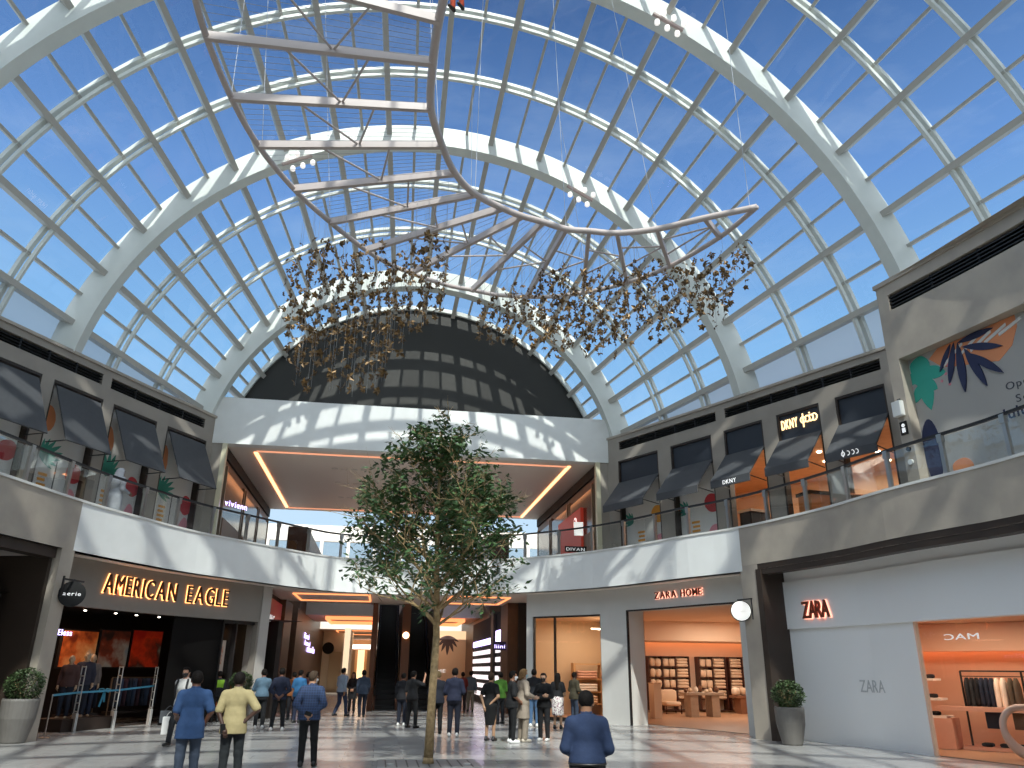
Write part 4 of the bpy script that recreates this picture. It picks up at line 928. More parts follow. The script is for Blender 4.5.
for k,(a,b) in enumerate(WL):
    nm=('fifth from the beam','fourth from the beam','third from the beam','second from the beam','first from the beam')[k]
    rt=empty('window_frame',fr(CL,(a+b)/2,.1,HF)[0],'dark window frame on the upper left wall, '+nm,'window frame'); wframe(CL,a,b,rt)
    rt=empty('hoarding',fr(CL,(a+b)/2,.33,HF)[0],'white hoarding with bright leaf prints under the upper left awning '+nm,'hoarding')
    m=MB(); band(m,CL,a,b,.3,.36,HF,zk(10.7)); m.build('board',mBoard,rt)
    mid=(a+b)/2; o,ex,ey,ez=fr(CL,mid,.3); h=(b-a)/2
    m=MB(); m.frame(o,ex,ey,ez,(-.015,-.012,HF),(.015,.0,8.0)); m.build('joint',mDark,rt)
    m=MB(); palm(m,o,ex,ez,ey,-h+.35+.2*(k%2),8.0,.95,.5+.9*(k%2),8,2.0,.09); m.build('green_print',mGn,rt)
    m=MB(); blob(m,o,ex,ez,ey,h-.35,7.75+.15*(k%2),.32,.36,20,.1,k); m.build('red_print',mRd,rt)
    m=MB()
    for q in range(5): m.frame(o,ex,ey,ez,(-.62,-.012,6.75+q*.17),(-.28-.05*(q%2),0,6.84+q*.17))
    m.build('amber_print',mYl,rt)
    m=MB(); blob(m,o,ex,ez,ey,h-.3,6.9,.22,.34,18,.12,k+1); m.build('pink_print',mPk,rt)
    m=MB(); blob(m,o,ex,ez,ey,-h+.35,9.3,.25,.5,18,.15,k); m.build('orange_print',mOr,rt)
    m=MB(); blob(m,o,ex,ez,ey,-h+.3,6.3,.22,.42,18,.1,k); m.build('navy_print',mNv,rt)
    awning(CL,a+.12,b-.12,zk(10.6),zk(8.62),-.02,-.92,0,'dark slate awning hanging over the upper left window '+nm,'awnings on the upper left wall')
RN=('under the stone block','with the glowing shop name','third from the right end','fourth from the right end','nearest the white beam')
for k,(a,b) in enumerate(WR):
    rt=empty('window_frame',fr(CR,(a+b)/2,.1,HF)[0],('dark window frame beside the stone block on the upper right wall','dark window frame around the glowing name on the upper right wall','dark door frame under the small-lettered awning','dark window frame second from the beam on the upper right wall','dark window frame nearest the beam on the upper right wall')[k],'window frame'); wframe(CR,a,b,rt)
    m=MB(); band(m,CR,a+.07,b-.07,.1,.16,zk(9.65),zk(10.7)); m.build('sign_panel',mPanel,label=('blank slate panel above the awning beside the stone block','slate panel behind the glowing name','blank slate panel above the small-lettered awning','blank slate panel second from the beam','blank slate panel nearest the beam')[k],cat='panel')
    o,ex,ey,ez=fr(CR,(a+b)/2,.0)
    rt,p=awning(CR,a+.02,b-.02,zk(9.75),zk(8.55),-.02,-1.02,.28,'slate awning '+('beside the stone block, with white script on its valance','under the glowing shop name','with white letters DKNY on its valance','second from the white beam, upper right wall','nearest the white beam, upper right wall')[k],'awnings on the upper right wall')
    if k in (0,2):
        # valance lettering: reading direction for the viewer runs from larger to smaller s
        c=(p[2]+p[3])/2; tx=(p[3]-p[2]); tx/=np.linalg.norm(tx)
        nrm=np.array([*(CR.at((a+b)/2,1)-CR.at((a+b)/2,0)),0]); sgn=1 if np.cross(tx,[0,0,1.])@nrm<0 else 1
        rd=p[2]-p[3]; rd/=np.linalg.norm(rd)
        if np.cross(rd,np.array([0,0,1.]))@nrm<0: pass
        cam_r=np.cross(np.array([c[0],c[1],0]),[0,0,1.]); rd=rd if rd@cam_r>0 else -rd
        if k==2: letters(rt,'DKNY',on_plane(c-rd*.3-np.array([0,0,.22])-nrm*.006,rd,nrm),.6,.16,mat('sign_white'),.01,one=True)
        else:
            m=MB(); q=c-np.array([0,0,.2])-nrm*.02
            for x0,kind in ((-.25,'o'),(-.08,'c'),(.08,'c'),(.22,'c')):
                aa=np.linspace(.0,2*math.pi,16) if kind=='o' else np.linspace(-2.0,2.0,12)
                m.tube([q+rd*(x0+.055*math.cos(t))+np.array([0,0,.07+.07*math.sin(t)]) for t in aa],.012,6)
            m.tube([q-rd*.25+np.array([0,0,-.03]),q-rd*.25+np.array([0,0,.2])],.012,6); m.build('lettering',mat('sign_white'),rt)
    if k in (3,4):
        rt=empty('hoarding',fr(CR,(a+b)/2,.33,HF)[0],('white hoarding with red and amber prints second from the white beam, right wall','white hoarding with an amber print nearest the white beam, right wall')[k-3],'hoarding')
        m=MB(); band(m,CR,a,b,.3,.36,HF,zk(9.7)); m.build('board',mBoard,rt); o,ex,ey,ez=fr(CR,(a+b)/2,.3); h=(b-a)/2
        m=MB(); blob(m,o,ex,ez,ey,-h+.45,7.9,.35,.4,20,.1,1); m.build('red_print',mRd if k==3 else mYl,rt)
        m=MB(); palm(m,o,ex,ez,ey,h-.5,7.7,.7,.6,6,1.6,.1); m.build('green_print',mGn,rt)
        m=MB(); blob(m,o,ex,ez,ey,-h+.4,6.7,.3,.4,20,.12,2); m.build('pink_print',mPk,rt)
        m=MB()
        for q in range(4): m.frame(o,ex,ey,ez,(.05,-.012,6.7+q*.17),(.4+.05*(q%2),0,6.79+q*.17))
        m.build('amber_print',mYl,rt)
# glowing name
a,b=WR[1]; rt=empty('shop_sign',fr(CR,(a+b)/2,.08,10.1)[0],'glowing warm letters DKNY with an Arabic word on the slate panel','sign')
s0,z0=CR.hit(782.5,430,.1); s1,z1=CR.hit(799,426,.1); s2,_=CR.hit(800.5,425,.1); s3,z3=CR.hit(817,419,.1)
mWarmL=mat('glowing_letter','ffd9a0',.5,emit=1.6)
letters(rt,'DKNY',lambda x:(lambda F:(F[0],-F[1],F[2],F[3]))(fr(CR,s0-x,.1,z0-.02)),(s0-s1)*.95,.36,mWarmL,.04,bold=.012)
m=MB(); F=lambda x,z:P3(CR.at(s2-.06-x,.06),z); zz=z0-.02; w_=(s2-s3)*.86
def arc(cx_,r,a0,a1,up=0): return [F(cx_+r*math.cos(t),zz+.17+up+r*1.1*math.sin(t)) for t in np.linspace(a0,a1,14)]
for pth in (arc(.12*w_/.75,.1,0,2*math.pi),[F(.12*w_/.75,zz-.1),F(.12*w_/.75,zz+.4)],arc(.34*w_/.75,.1,-2.2,2.2),arc(.52*w_/.75,.1,-2.2,2.2),arc(.70*w_/.75,.11,-2.4,2.2),[F(.45*w_/.75,zz+.36),F(.5*w_/.75,zz+.36)]):
    m=MB(); m.tube(pth,.026,6); m.build('letter',mWarmL,rt)
# lit interiors behind windows R1-R3
o0_,o1_=P3(CR.at(6.6,.4),0),P3(CR.at(14.4,.4),0); d_=np.array([.55,.83,0])
q0,q1=CR.at(14.4*K2,.36),CR.at(6.9*K2,.36); r0,r1=q0+np.array([1.5,7.5]),q1+np.array([6.5,4.5])
mUW=mat('amber_shop_wall','e2c0a0',.7)
for nm,a_,b_ in (('left',q0,r0),('back',r0,r1),('right',r1,q1)):
    m=MB(); m.quad(P3(a_,HF),P3(b_,HF),P3(b_,9.6),P3(a_,9.6)); struct(m,'wall_upper_shop_'+nm,mUW)
m=MB(); m.add([P3(q,9.6) for q in (q0,q1,r1,r0)],[(0,1,2,3)]); struct(m,'ceiling_upper_shop',mat('amber_wood_ceiling','c9a07a',.6,noise=.15,scale=3))
m=MB(); m.add([P3(q,HF+.01) for q in (q0,q1,r1,r0)],[(0,1,2,3)]); struct(m,'floor_upper_shop',mWarmFloor)
c_=(q0+q1+r0+r1)/4; lamp(P3(c_,9.5),4.0,WARM*2.2,(1,.87,.7))
for i in range(4):
    for j in range(5):
        p=q0+(q1-q0)*(.1+.2*j)+(r0-q0)*(.12+.22*i)*(1-j/5)+(r1-q1)*(.12+.22*i)*(j/5)
        m=MB(); m.lathe((p[0],p[1],9.55),[(.09,.04),(.09,0),(.05,-.01)],10,True); m.build('downlight',mat('downlight_glow','ffe6c0',.5,emit=10.),label='small round lit downlight in the amber ceiling of the upper right shop',cat='light',group='downlights of the upper right shop')
rt=empty('display_counter',P3(q0+(q1-q0)*.62+np.array([1.,2.2]),HF),'dark and amber display counter seen through the railing in the upper shop','counter')
c=q0+(q1-q0)*.62+np.array([1.,2.2]); m=MB(); m.box(P3(c,HF+1.1),(1.6,.35,1.1),.3); m.build('body',mat('amber_counter','c98c58',.5),rt); m=MB(); m.box(P3(c,HF+2.25),(1.65,.4,.06),.3); m.build('top',mDark,rt)
rt=empty('display_rack',P3(q0+(q1-q0)*.12+np.array([.5,1.2]),HF),'dark display rack in the doorway under the small-lettered awning','rack')
c=q0+(q1-q0)*.12+np.array([.5,1.2]); m=MB(); m.box(P3(c,HF+1.0),(.5,.3,1.0),.5); m.build('body',mBlk,rt); m=MB(); m.box(P3(c,HF+2.05),(.55,.35,.05),.5); m.build('top',mat('chrome_shelf','a59a90',.3,.6),rt)
# ================================================================== stone block with the big leaf hoarding
C3=Curve([onz(875,288,12)[:2],onz(940,252,12)[:2],onz(1024,203,12)[:2],[12.8,12.2],[13.5,9]],side=1)
E3=C3.len
m=MB(); wall(m,C3,0,0,E3,HF,12.0,[(.36,E3-.3,11.12,11.6,.2),(.36,E3-.3,HF,9.68,.35)])
p0=C3.at(0,0); pe=C3.at(0,6); m.quad(P3(p0,HF),P3(pe,HF),P3(pe,12),P3(p0,12)); pl=C3.at(E3,0); pf=C3.at(E3,6); m.quad(P3(pl,HF),P3(pf,HF),P3(pf,12),P3(pl,12))
m.quad(P3(p0,12),P3(pl,12),P3(pf,12),P3(pe,12)); struct(m,'wall_block',mStone)
m=MB(); band(m,C3,-.05,E3,-.05,.3,11.92,12.04); struct(m,'trim_12',mStone)
rt=empty('ventilation_grille',fr(C3,3,.1,11.15)[0],'long dark louvre slot along the top of the stone block','vent')
m=MB(); wall(m,C3,.18,.36,E3-.3,11.12,11.6); m.build('backing',mBlack,rt)
m=MB()
for k in range(4): band(m,C3,.36,E3-.3,.04,.15,11.2+.1*k,11.23+.1*k)
m.build('slats',mDark,rt)
for s in (1.7,3.1,4.6): o,ex,ey,ez=fr(C3,s,.08,11.12); m=MB(); m.frame(o,ex,ey,ez,(-.03,0,0),(.03,.1,.48)); m.build('divider',mDark,rt)
rt=empty('hoarding',fr(C3,3,.33,HF)[0],'large white hoarding with teal, orange and navy leaf print on the stone block','hoarding')
m=MB(); wall(m,C3,.33,.36,E3-.3,HF,9.68); band(m,C3,.36,E3-.3,.33,.4,HF,9.68); m.build('board',mBoard,rt)
def cpoly(mb,poly,d):
    poly=[(max(.37,s-.25),min(9.67,z+.13)) for s,z in poly]; a_=[P3(C3.at(s,.33),z) for s,z in poly]; b_=[P3(C3.at(s,.33-d),z) for s,z in poly]; n=len(poly)
    mb.add(a_+b_,[tuple(range(n))[::-1],tuple(range(n,2*n))]+[(i,(i+1)%n,n+(i+1)%n,n+i) for i in range(n)])
def cleaf(mb,s,z,l,ang,w,d): c_,s_=math.cos(ang),math.sin(ang); cpoly(mb,[(s+l*(x*c_-y*s_),z+l*(x*s_+y*c_)) for x,y in leafpoly(11,w)],d)
def cblob(mb,s,z,rs,rz_,d,wob=.1,ph=0,n=24): cpoly(mb,[(s+rs*(1+wob*math.sin(3*a+ph))*math.cos(a),z+rz_*(1+wob*math.sin(2*a+ph))*math.sin(a)) for a in np.linspace(0,2*math.pi,n,endpoint=False)],d)
m=MB()
for s_,z_,l,a_,w_ in ((.95,9.35,1.35,-1.5,.17),(.95,9.1,.75,-.35,.24),(.9,8.9,.6,-.75,.26),(.95,9.2,.6,-2.5,.26),(.9,8.8,.55,-2.1,.26)): cleaf(m,s_,z_,l,a_,w_,.012)
cblob(m,.92,9.15,.3,.42,.011,.12,1); m.build('teal_print',mTl,rt)
m=MB(); cpoly(m,[(1.25,9.35),(1.55,9.66),(3.72,9.66),(3.72,9.25),(3.5,8.85),(3.1,8.6),(2.6,8.75),(2.1,8.85),(1.6,9.0)],.008); m.build('orange_print',mOr,rt)
m=MB()
for k in range(5):
    s_=1.65+k*.4; cpoly(m,[(s_,8.98+.05*k),(s_+.62,9.36),(s_+.62,9.44),(s_,9.06+.05*k)],.03)
m.build('stripe_print',mBoard,rt)
m=MB()
for s_,z_,a_,l in ((1.95,9.5,-2.2,.75),(2.05,9.5,-1.9,1.05),(2.15,9.45,-1.62,1.3),(2.3,9.25,-1.25,1.2),(2.35,9.1,-.8,1.15),(2.25,9.3,-.35,1.1),(2.15,9.45,.0,1.0)): cleaf(m,s_,z_,l,a_,.085,.045)
m.build('navy_leaf_print',mNv,rt)
m=MB(); cblob(m,.86,6.95,.27,.85,.012,.04); m.build('navy_oval_print',mNv,rt)
m=MB(); cblob(m,1.6,6.3,.28,.3,.012,.1,1); m.build('small_orange_print',mOr,rt)
m=MB()
for x,z in ((1.5,9.0),(1.65,8.8),(1.5,8.65),(1.75,9.0),(1.7,8.5),(.55,9.0),(.55,8.75)): m=MB(); cblob(m,x,z,.04,.04,.012,0,0,8); m.build('dot_print',mPk,rt)
mTx=mat('print_text','4a4a52',.6)
for tx,s_,z_,w_,h_ in (('Opening',2.87,7.97,1.15,.19),('Soon',3.05,7.62,.7,.19),('lululemon',2.68,7.3,1.75,.27)):
    letters(rt,tx,on_curve(C3,s_,.33,z_),w_,h_,mTx if tx!='lululemon' else mNv,.008,one=True,bold=.01 if tx=='lululemon' else 0)
# small devices on the block edge
s_,z_=.12,8.45; o,ex,ey,ez=fr(C3,.14,0,8.1)
rt=empty('wall_speaker',o,'white box speaker on the edge of the stone block','speaker'); m=MB(); m.frame(o,ex,ey,ez,(-.14,-.16,0),(.14,-.005,.42)); m.build('case',mat('device_white','d8d8d4',.4),rt,bevel=.02); m=MB(); m.frame(o,ex,ey,ez,(-.05,-.02,.42),(.05,0,.5)); m.build('bracket',mDark,rt)
o,ex,ey,ez=fr(C3,.16,0,7.6); rt=empty('pictogram_sign',o,'small black and white pictogram sign below the box speaker','sign'); m=MB(); m.frame(o,ex,ey,ez,(-.11,-.03,0),(.11,-.005,.36)); m.build('plate',mBlack,rt); m=MB(); blob(m,o-ey*.03,ex,ez,ey,0,.25,.05,.05,10,0); m.frame(o,ex,ey,ez,(-.05,-.04,.06),(.05,-.03,.18)); m.build('symbol',mat('sign_white'),rt)
for z_,r_ in ((7.2,.06),(6.85,.07)):
    o,ex,ey,ez=fr(C3,.2,0,z_); m=MB(); disc(m,o-ey*.03,-ey,r_,.06,16); m.build('wall_button',mDark if z_>7 else mat('device_white'),label=('small dark round button on the stone block edge' if z_>7 else 'small pale round button on the stone block edge'),cat='button')
# ================================================================== hanging frame sculpture with leaf strings
ZS=14.0
def sp(x,y,dz=0): return onz(x,y,ZS)+np.array([0,0,dz])
mFrame=mat('blush_painted_steel','b9aca6',.45)
Ledge=[(180,-75),(191,-20),(206,36),(231,97),(258,145),(294,189),(330,222),(366,250),(396,267),(443,284),(472,290),(499,295),(540,297),(582,293),(629,282),(670,266),(720,237),(757,207)]
Redge=[(462,-75),(451,-30),(439,20),(433,62),(431,108),(442,145),(455,173),(475,194),(502,208),(522,216),(543,222),(566,229),(589,231),(617,233),(657,229),(705,218),(757,207)]
Beams=[((180,-75),(462,-75)),((187,-45),(439,20)),((206,36),(433,62)),((231,97),(431,108)),((258,145),(442,145)),((294,189),(455,173)),((330,222),(475,194)),((366,250),(502,208)),((410,273),(522,216)),((472,290),(543,222)),((527,296),(566,229)),((583,292),(589,231)),((627,282),(617,233)),((670,266),(657,229)),((720,237),(705,218))]
fr_=empty('frame_sculpture',sp(450,180),'large pale curved steel frame with cross beams hanging under the glass vault','sculpture')
def smooth(pts,n=6):
    C=Curve([onz(*q,ZS)[:2] for q in pts],n=len(pts)*n); return [P3(p,ZS) for p in C.P]
m=MB(); m.tube(smooth(Ledge),.075,8); m.build('edge_tube',mFrame,fr_,smooth=True)
m=MB(); m.tube(smooth(Redge),.095,8); m.build('edge_tube',mFrame,fr_,smooth=True)
for a,b in Beams:
    m=MB(); m.bar(sp(*a),sp(*b),.11,.2); m.build('cross_beam',mFrame,fr_)
mid=lambda a,b,t:sp(*a)*(1-t)+sp(*b)*t
for i in range(1,len(Beams)-1):
    (a,b),(c,d)=Beams[i],Beams[i+1]
    m=MB(); m.tube([mid(a,b,.32),mid(c,d,.55)],.028,6); m.tube([mid(a,b,.72),mid(c,d,.55)],.028,6); m.build('brace_rod',mFrame,fr_)
m=MB()
for i in range(1,len(Beams)-1):
    (a,b),(c,d)=Beams[i],Beams[i+1]; n=9 if i<6 else 5
    for k in range(1,n):
        t=k/n; p=sp(*a)*(1-t)+sp(*c)*t; q=sp(*b)*(1-t)+sp(*d)*t; m.tube([p,q],.006,3,cap=False)
m.build('wire_net',mat('net_wire','b9bcc4',.5),fr_)
for (x,y),v in (((231,97),.3),((262,147),-.6),((435,85),.4),((439,140),.5),((475,194),.2),((566,229),.3),((657,229),.2),((750,209),.4),((330,222),.0),((470,288),.0),((590,290),.1),((432,62),.8)):
    p=sp(x,y); u_,v_=uv(p); z2=ZC+math.sqrt(max(Rf(v_+v)**2-(u_)**2,1))-.3
    m=MB(); m.tube([p,np.array([p[0]+random.uniform(-1.2,1.2),p[1]+v,z2-.8])],.008,4); m.build('suspension_cable',mat('net_wire'),fr_)
# leaf strings
mLeafB=mat('bronze_leaf','86683e',.42,.4,noise=.5,scale=9,c2='46341f'); mLeafS=mat('leaf_string','8a8a88',.5)
def leafmesh(kind):
    m=MB(); n=5 if kind<2 else 4
    for k in range(n):
        a=2*math.pi*k/n+.2*kind; c,s=math.cos(a),math.sin(a); r=.135*(1,.8,1.1)[kind]*(1+.12*math.sin(k*2.3)); w=.048
        pts=[(0,0,0),(.45*r,w,.015),(r,0,-.02-.03*(k%2)),(.45*r,-w,.015)]
        m.add([(x*c-y*s,x*s+y*c,z) for x,y,z in pts],[(0,1,2),(0,2,3)])
    me=bpy.data.meshes.new('leaf'); me.from_pydata(m.v,[],m.f); me.materials.append(mLeafB); return me
LM=[leafmesh(k) for k in range(3)]
def strand(x,D,ytop,ybot,lb,grp,step):
    top=atY(x,ytop,D); bot=atY(x,ybot,D); p=np.array([top[0],top[1],bot[2]])
    rt=empty('leaf_string',(top[0],top[1],bot[2]),lb,'leaf string',grp)
    m=MB(); m.tube([P3(top[:2],ZS-.05),P3(top[:2],bot[2])],.004,3,cap=False); m.build('string',mLeafS,rt)
    z=top[2]; proto=None
    while z>bot[2]-.05:
        if proto is None:
            o=bpy.data.objects.new('leaf',LM[int(RNG.integers(3))]); proto=o
        else: o=proto.copy(); o.data=LM[int(RNG.integers(3))]
        COL.objects.link(o); o.parent=rt; o.location=(random.uniform(-.1,.1),random.uniform(-.1,.1),float(z-bot[2]))
        o.rotation_euler=(random.uniform(.6,2.3),random.uniform(-.6,.6),random.uniform(0,6.28)); sc_=random.uniform(.7,1.15); o.scale=(sc_,sc_,sc_)
        z-=step*random.uniform(.55,1.45)
for k in range(60):
    t=(k+.5)/60; x=291+158*((k*.6180339)%1)+random.uniform(-3,3)
    D=random.uniform(17.2,22.5)
    yt=np.interp(x,[290,330,380,450],[244,236,238,226])+random.uniform(0,38); yb=np.interp(x,[290,305,330,380,400,450],[335,388,400,396,376,305])-random.uniform(0,40)
    strand(x,D,yt,max(yb,yt+20),'string of bronze leaf flowers hanging in the left cluster under the pale frame','leaf strings of the left cluster',.34)
for k in range(88):
    x=482+266*((k*.6180339+.3)%1)+random.uniform(-3,3); D=random.uniform(19.5,23.8)
    yt=np.interp(x,[480,515,550,600,650,700,735,750],[300,284,266,262,258,258,240,240])+random.uniform(0,22); yb=np.interp(x,[480,515,560,600,640,690,715,735,750],[346,352,366,364,346,338,335,300,275])-random.uniform(0,32)
    strand(x,D,yt,max(yb,yt+14),'string of bronze leaf flowers hanging in the right cluster under the pale frame','leaf strings of the right cluster',.25)
# spotlight bars on the arches
def spotbar(x,y,v,lb):
    u_,z_=onv(x,y,v); rt=empty('spotlight_bar',L(u_,v,z_),lb,'spotlights','spotlight bars on the arches')
    a=math.atan2(z_-ZC,u_); tx=L(-math.sin(a),0,math.cos(a))-L(0,0,0); nx=L(math.cos(a),0,math.sin(a))-L(0,0,0); o=L(u_,v,z_)
    m=MB(); m.bar(o-tx*.6,o+tx*.6,.1,.1,nx); m.build('bar',mat('bar_pink_grey','b9a49c',.5),rt)
    for k in range(6):
        c=o+tx*(-.5+.4*(k%3))+nx*(.18 if k<3 else -.38)-np.array([*V,0])*.12
        m=MB(); m.lathe(c,[(.02,.1),(.085,.06),(.1,-.06),(.08,-.1)],12,True); m.build('lamp',mat('spot_lamp','f6f0ea',.3,emit=.7),rt)
spotbar(668,22,19.75,'bar of small round spotlights on the nearest arch at the top right'); spotbar(297,160,26.1,'bar of small round spotlights on the middle arch, behind the left of the pale frame'); spotbar(580,193,26.1,'bar of small round spotlights on the middle arch, right of the pale frame')
# ================================================================== tree
mBark=mat('tree_bark','b89d74',.8,noise=.3,scale=14,c2='8f7752',bump=.4); mLeaf=mat('tree_leaf','4a6638',.45,noise=.35,scale=3,c2='2f4a26')
def leaves(mb,pts,size,rng,flat=.5):
    for p in pts:
        a=rng.uniform(0,6.283); e=rng.uniform(-.9,.6); d=np.array([math.cos(a)*math.cos(e),math.sin(a)*math.cos(e),math.sin(e)])
        s=np.cross(d,[0,0,1.]); s/=np.linalg.norm(s)+1e-9; n=np.cross(s,d); tw=rng.uniform(-.9,.9); s=s*math.cos(tw)+n*math.sin(tw)
        l=size*rng.uniform(.7,1.25); w=l*.22
        mb.add([p,p+d*l*.35+s*w,p+d*l,p+d*l*.35-s*w,p+d*l*.4-n*l*.03],[(0,1,4),(1,2,4),(2,3,4),(3,0,4)])
tb=onz(428,764); TX,TY=tb[0],tb[1]
tree=empty('tree',(TX,TY,0),'slender green tree with a bare pale trunk in the middle of the hall','tree')
rng=np.random.default_rng(11); trunk=MB(); br=MB(); lp=[]
T0=np.array([TX,TY,0.])
axis=[(0,0),(.02,1.2),(.06,2.3),(.02,3.4),(-.03,4.6),(-.02,5.8),(-.05,6.6)]
axp=[T0+np.array([x,.03*math.sin(z*2),z]) for x,z in axis]
trunk.tube(axp[:3],[.095,.078,.07],10); trunk.v=trunk.v
trunk.tube([T0+np.array([0,0,-.0]),T0+np.array([0,0,.12])],[.12,.09],10)
trunk.build('trunk',mBark,tree,smooth=True)
br.tube(axp[2:],[.068,.055,.04,.028,.012],8)
hw=lambda z:np.interp(z,[2.6,3.0,3.5,4.1,5.1,6.0,6.6,6.95],[1.0,1.75,1.95,1.75,1.5,1.15,.75,.2])
def limb(p0,d,l,r,lvl):
    n=5; P=[p0]; dd=d.copy()
    for i in range(n):
        dd=dd+rng.normal(0,.14,3)+np.array([0,0,.05*(1 if lvl<2 else -.6)]); dd/=np.linalg.norm(dd); P.append(P[-1]+dd*l/n)
    br.tube(P,[r*(1-.8*i/n) for i in range(n+1)],5 if lvl<2 else 4,cap=False)
    if lvl<3:
        k=(4,4,3)[lvl]
        for i in range(k):
            t=rng.uniform(.3,1.); q=P[min(n,int(t*n)+0)]; a=rng.uniform(0,6.28); nd=dd+.9*np.array([math.cos(a),math.sin(a),rng.uniform(-.3,.7)]); nd/=np.linalg.norm(nd)
            limb(q,nd,l*rng.uniform(.45,.7),r*.5,lvl+1)
    if lvl>=2:
        for i in range(1,n+1):
            for _ in range(2): lp.append(P[i]+rng.normal(0,.06,3))
for z,n in ((2.5,4),(2.8,5),(3.2,5),(3.7,5),(4.3,5),(4.9,4),(5.5,4),(6.0,3),(6.4,3)):
    base=np.array([np.interp(z,[p[2] for p in axp],[p[0] for p in axp]),np.interp(z,[p[2] for p in axp],[p[1] for p in axp]),z])
    for k in range(n):
        a=2*math.pi*(k+rng.uniform(-.25,.25))/n+z*2.4; up=.75 if z<3.6 else .6
        w=hw(min(z+.6,6.6)); d=np.array([math.cos(a),math.sin(a),up]); d/=np.linalg.norm(d); limb(base,d,w*.98,.035 if z<4 else .022,0 if z<5 else 1)
lp=np.array(lp)
rel=np.hypot(lp[:,0]-TX,lp[:,1]-TY); ok=(lp[:,2]<7.05)&(lp[:,2]>2.5)&(rel<hw(lp[:,2])*1.2)&(rng.uniform(0,1,len(lp))<.62); lp=lp[ok]
print('tree leaves',len(lp))
br.build('branches',mBark,tree,smooth=True)
lm=MB(); leaves(lm,lp,.15,rng); lm.build('foliage',mLeaf,tree)
rt=empty('tree_grate',(TX,TY,0),'flat square metal grate in the floor around the tree trunk','grate')
m=MB(); m.box((TX,TY,.006),(.95,.75,.006),PSI); m.build('plate',mat('grate_metal','8b8c8e',.4,.4),rt)
m=MB()
for k in range(9): m.frame((TX,TY,0),AX,AY,AZv,(-.8+k*.2-.015,-.6,.012),(-.8+k*.2+.015,.6,.014))
m.build('slots',mDark,rt)
for sx in (-1,1): 
    q=T0+AX*.72*sx-AY*.2; m=MB(); m.lathe((q[0],q[1],.012),[(.07,0),(.07,.02),(.04,.025)],12,True); m.build('uplight',mat('uplight_steel','d8d8d4',.3,.4),rt)
# ================================================================== planters
mPot=mat('grey_planter','6f6b66',.55,noise=.1,scale=5); mBush=mat('bush_leaf','4a5f35',.6,noise=.4,scale=5,c2='2c3d20')
def planter(x,y,hp,rp,rb,lb,zb=None):
    p=onz(x,y); rt=empty('potted_shrub',(p[0],p[1],0),lb,'potted plant')
    m=MB(); m.lathe((p[0],p[1],0),[(0,0),(rp*.62,0),(rp*.68,.03),(rp*.95,hp*.55),(rp,hp*.95),(rp*.97,hp),(rp*.85,hp),(rp*.85,hp-.06),(0,hp-.06)],28); m.build('planter',mPot,rt,smooth=False)
    rg=np.random.default_rng(int(x)); n=2600; d=rg.normal(0,1,(n,3)); d/=np.linalg.norm(d,axis=1)[:,None]; r=rb*(rg.uniform(.55,1,n)**.5)*(1+.08*np.sin(d[:,0]*7)*np.cos(d[:,2]*6))
    pts=np.array([p[0],p[1],hp+rb*.72])+d*r[:,None]*np.array([1,1,.9]); pts=pts[pts[:,2]>hp-.05]
    m=MB(); leaves(m,pts,.075,rg); m.build('foliage',mBush,rt)
    m=MB()
    for k in range(7): a=k*.9; m.tube([(p[0],p[1],hp-.08),(p[0]+.2*rb*math.cos(a),p[1]+.2*rb*math.sin(a),hp+.35*rb),(p[0]+.6*rb*math.cos(a),p[1]+.6*rb*math.sin(a),hp+1.0*rb)],.012,5)
    m.build('stem',mBark,rt)
planter(12,743,.95,.40,.42,'round clipped shrub in a tall tapered grey planter at the left edge'); planter(793,745,.88,.37,.40,'round clipped shrub in a grey planter before the dark brown reveal, right')
planter(236,722,.95,.30,.38,'small green shrub in a pale planter beside the left grey column')
mGate=mat('pale_steel_gate','b9b9b6',.4,.2)
# ================================================================== clothes shop entrance: gates, tape, mannequins, rails
for k,(x,y,lb) in enumerate(((72,731.5,'ladder-like steel security gate nearest the left stone pillar'),(111,728,'ladder-like steel security gate in the middle of the shop entrance'),(148,725,'ladder-like steel security gate beside the black shop panel'))):
    p=onz(x,y); s_=C1.hit(x,y,.9)[0]; ex=np.array([*C1.tan(s_),0]); ey=np.array([*C1.nor(s_),0]); g=ex*.55+ey*.83; g/=np.linalg.norm(g)
    rt=empty('security_gate',(p[0],p[1],0),lb,'security gate','security gates at the shop entrance'); o=P3(p[:2],0); h=np.cross([0,0,1.],g)
    for w_ in (-.19,.19):
        m=MB(); m.tube([o+g*w_,o+g*w_+[0,0,1.68]],.016,8); m.build('upright',mGate,rt)
    for z in (.5,.72,.95,1.18,1.42,1.66):
        m=MB(); m.bar(o-g*.19+[0,0,z],o+g*.19+[0,0,z],.02,.03); m.build('rung',mGate,rt)
    m=MB(); m.frame(o,g,h,AZv,(-.2,-.03,0.003),(.2,.03,.46)); m.build('base_panel',mat('pale_gate_base','cfcdc8',.4),rt)
q=onz(44,738); rt=empty('barrier_post',(q[0],q[1],0),'thin steel post beside the left stone pillar holding the blue tape','post'); m=MB(); m.tube([P3(q[:2],.01),P3(q[:2],1.0)],.018,8); m.build('pole',mChrome,rt); m=MB(); m.lathe((q[0],q[1],0),[(.0,0.0),(.13,0),(.13,.015),(.03,.03)],16); m.build('base',mChrome,rt)
g3=onz(148,725); tp=[P3(q[:2],.98),P3(onz(72,731.5)[:2],.99),P3(onz(111,728)[:2],1.02),P3(g3[:2],1.12)]
rt=empty('barrier_tape',tp[2]-[0,0,.4],'blue ribbon tape stretched across the gates with a hanging bow','tape'); mTape=mat('blue_ribbon','4a9ab8',.5)
m=MB()
for a,b in zip(tp[:-1],tp[1:]): m.bar(a,b,.01,.05)
m.build('ribbon',mTape,rt)
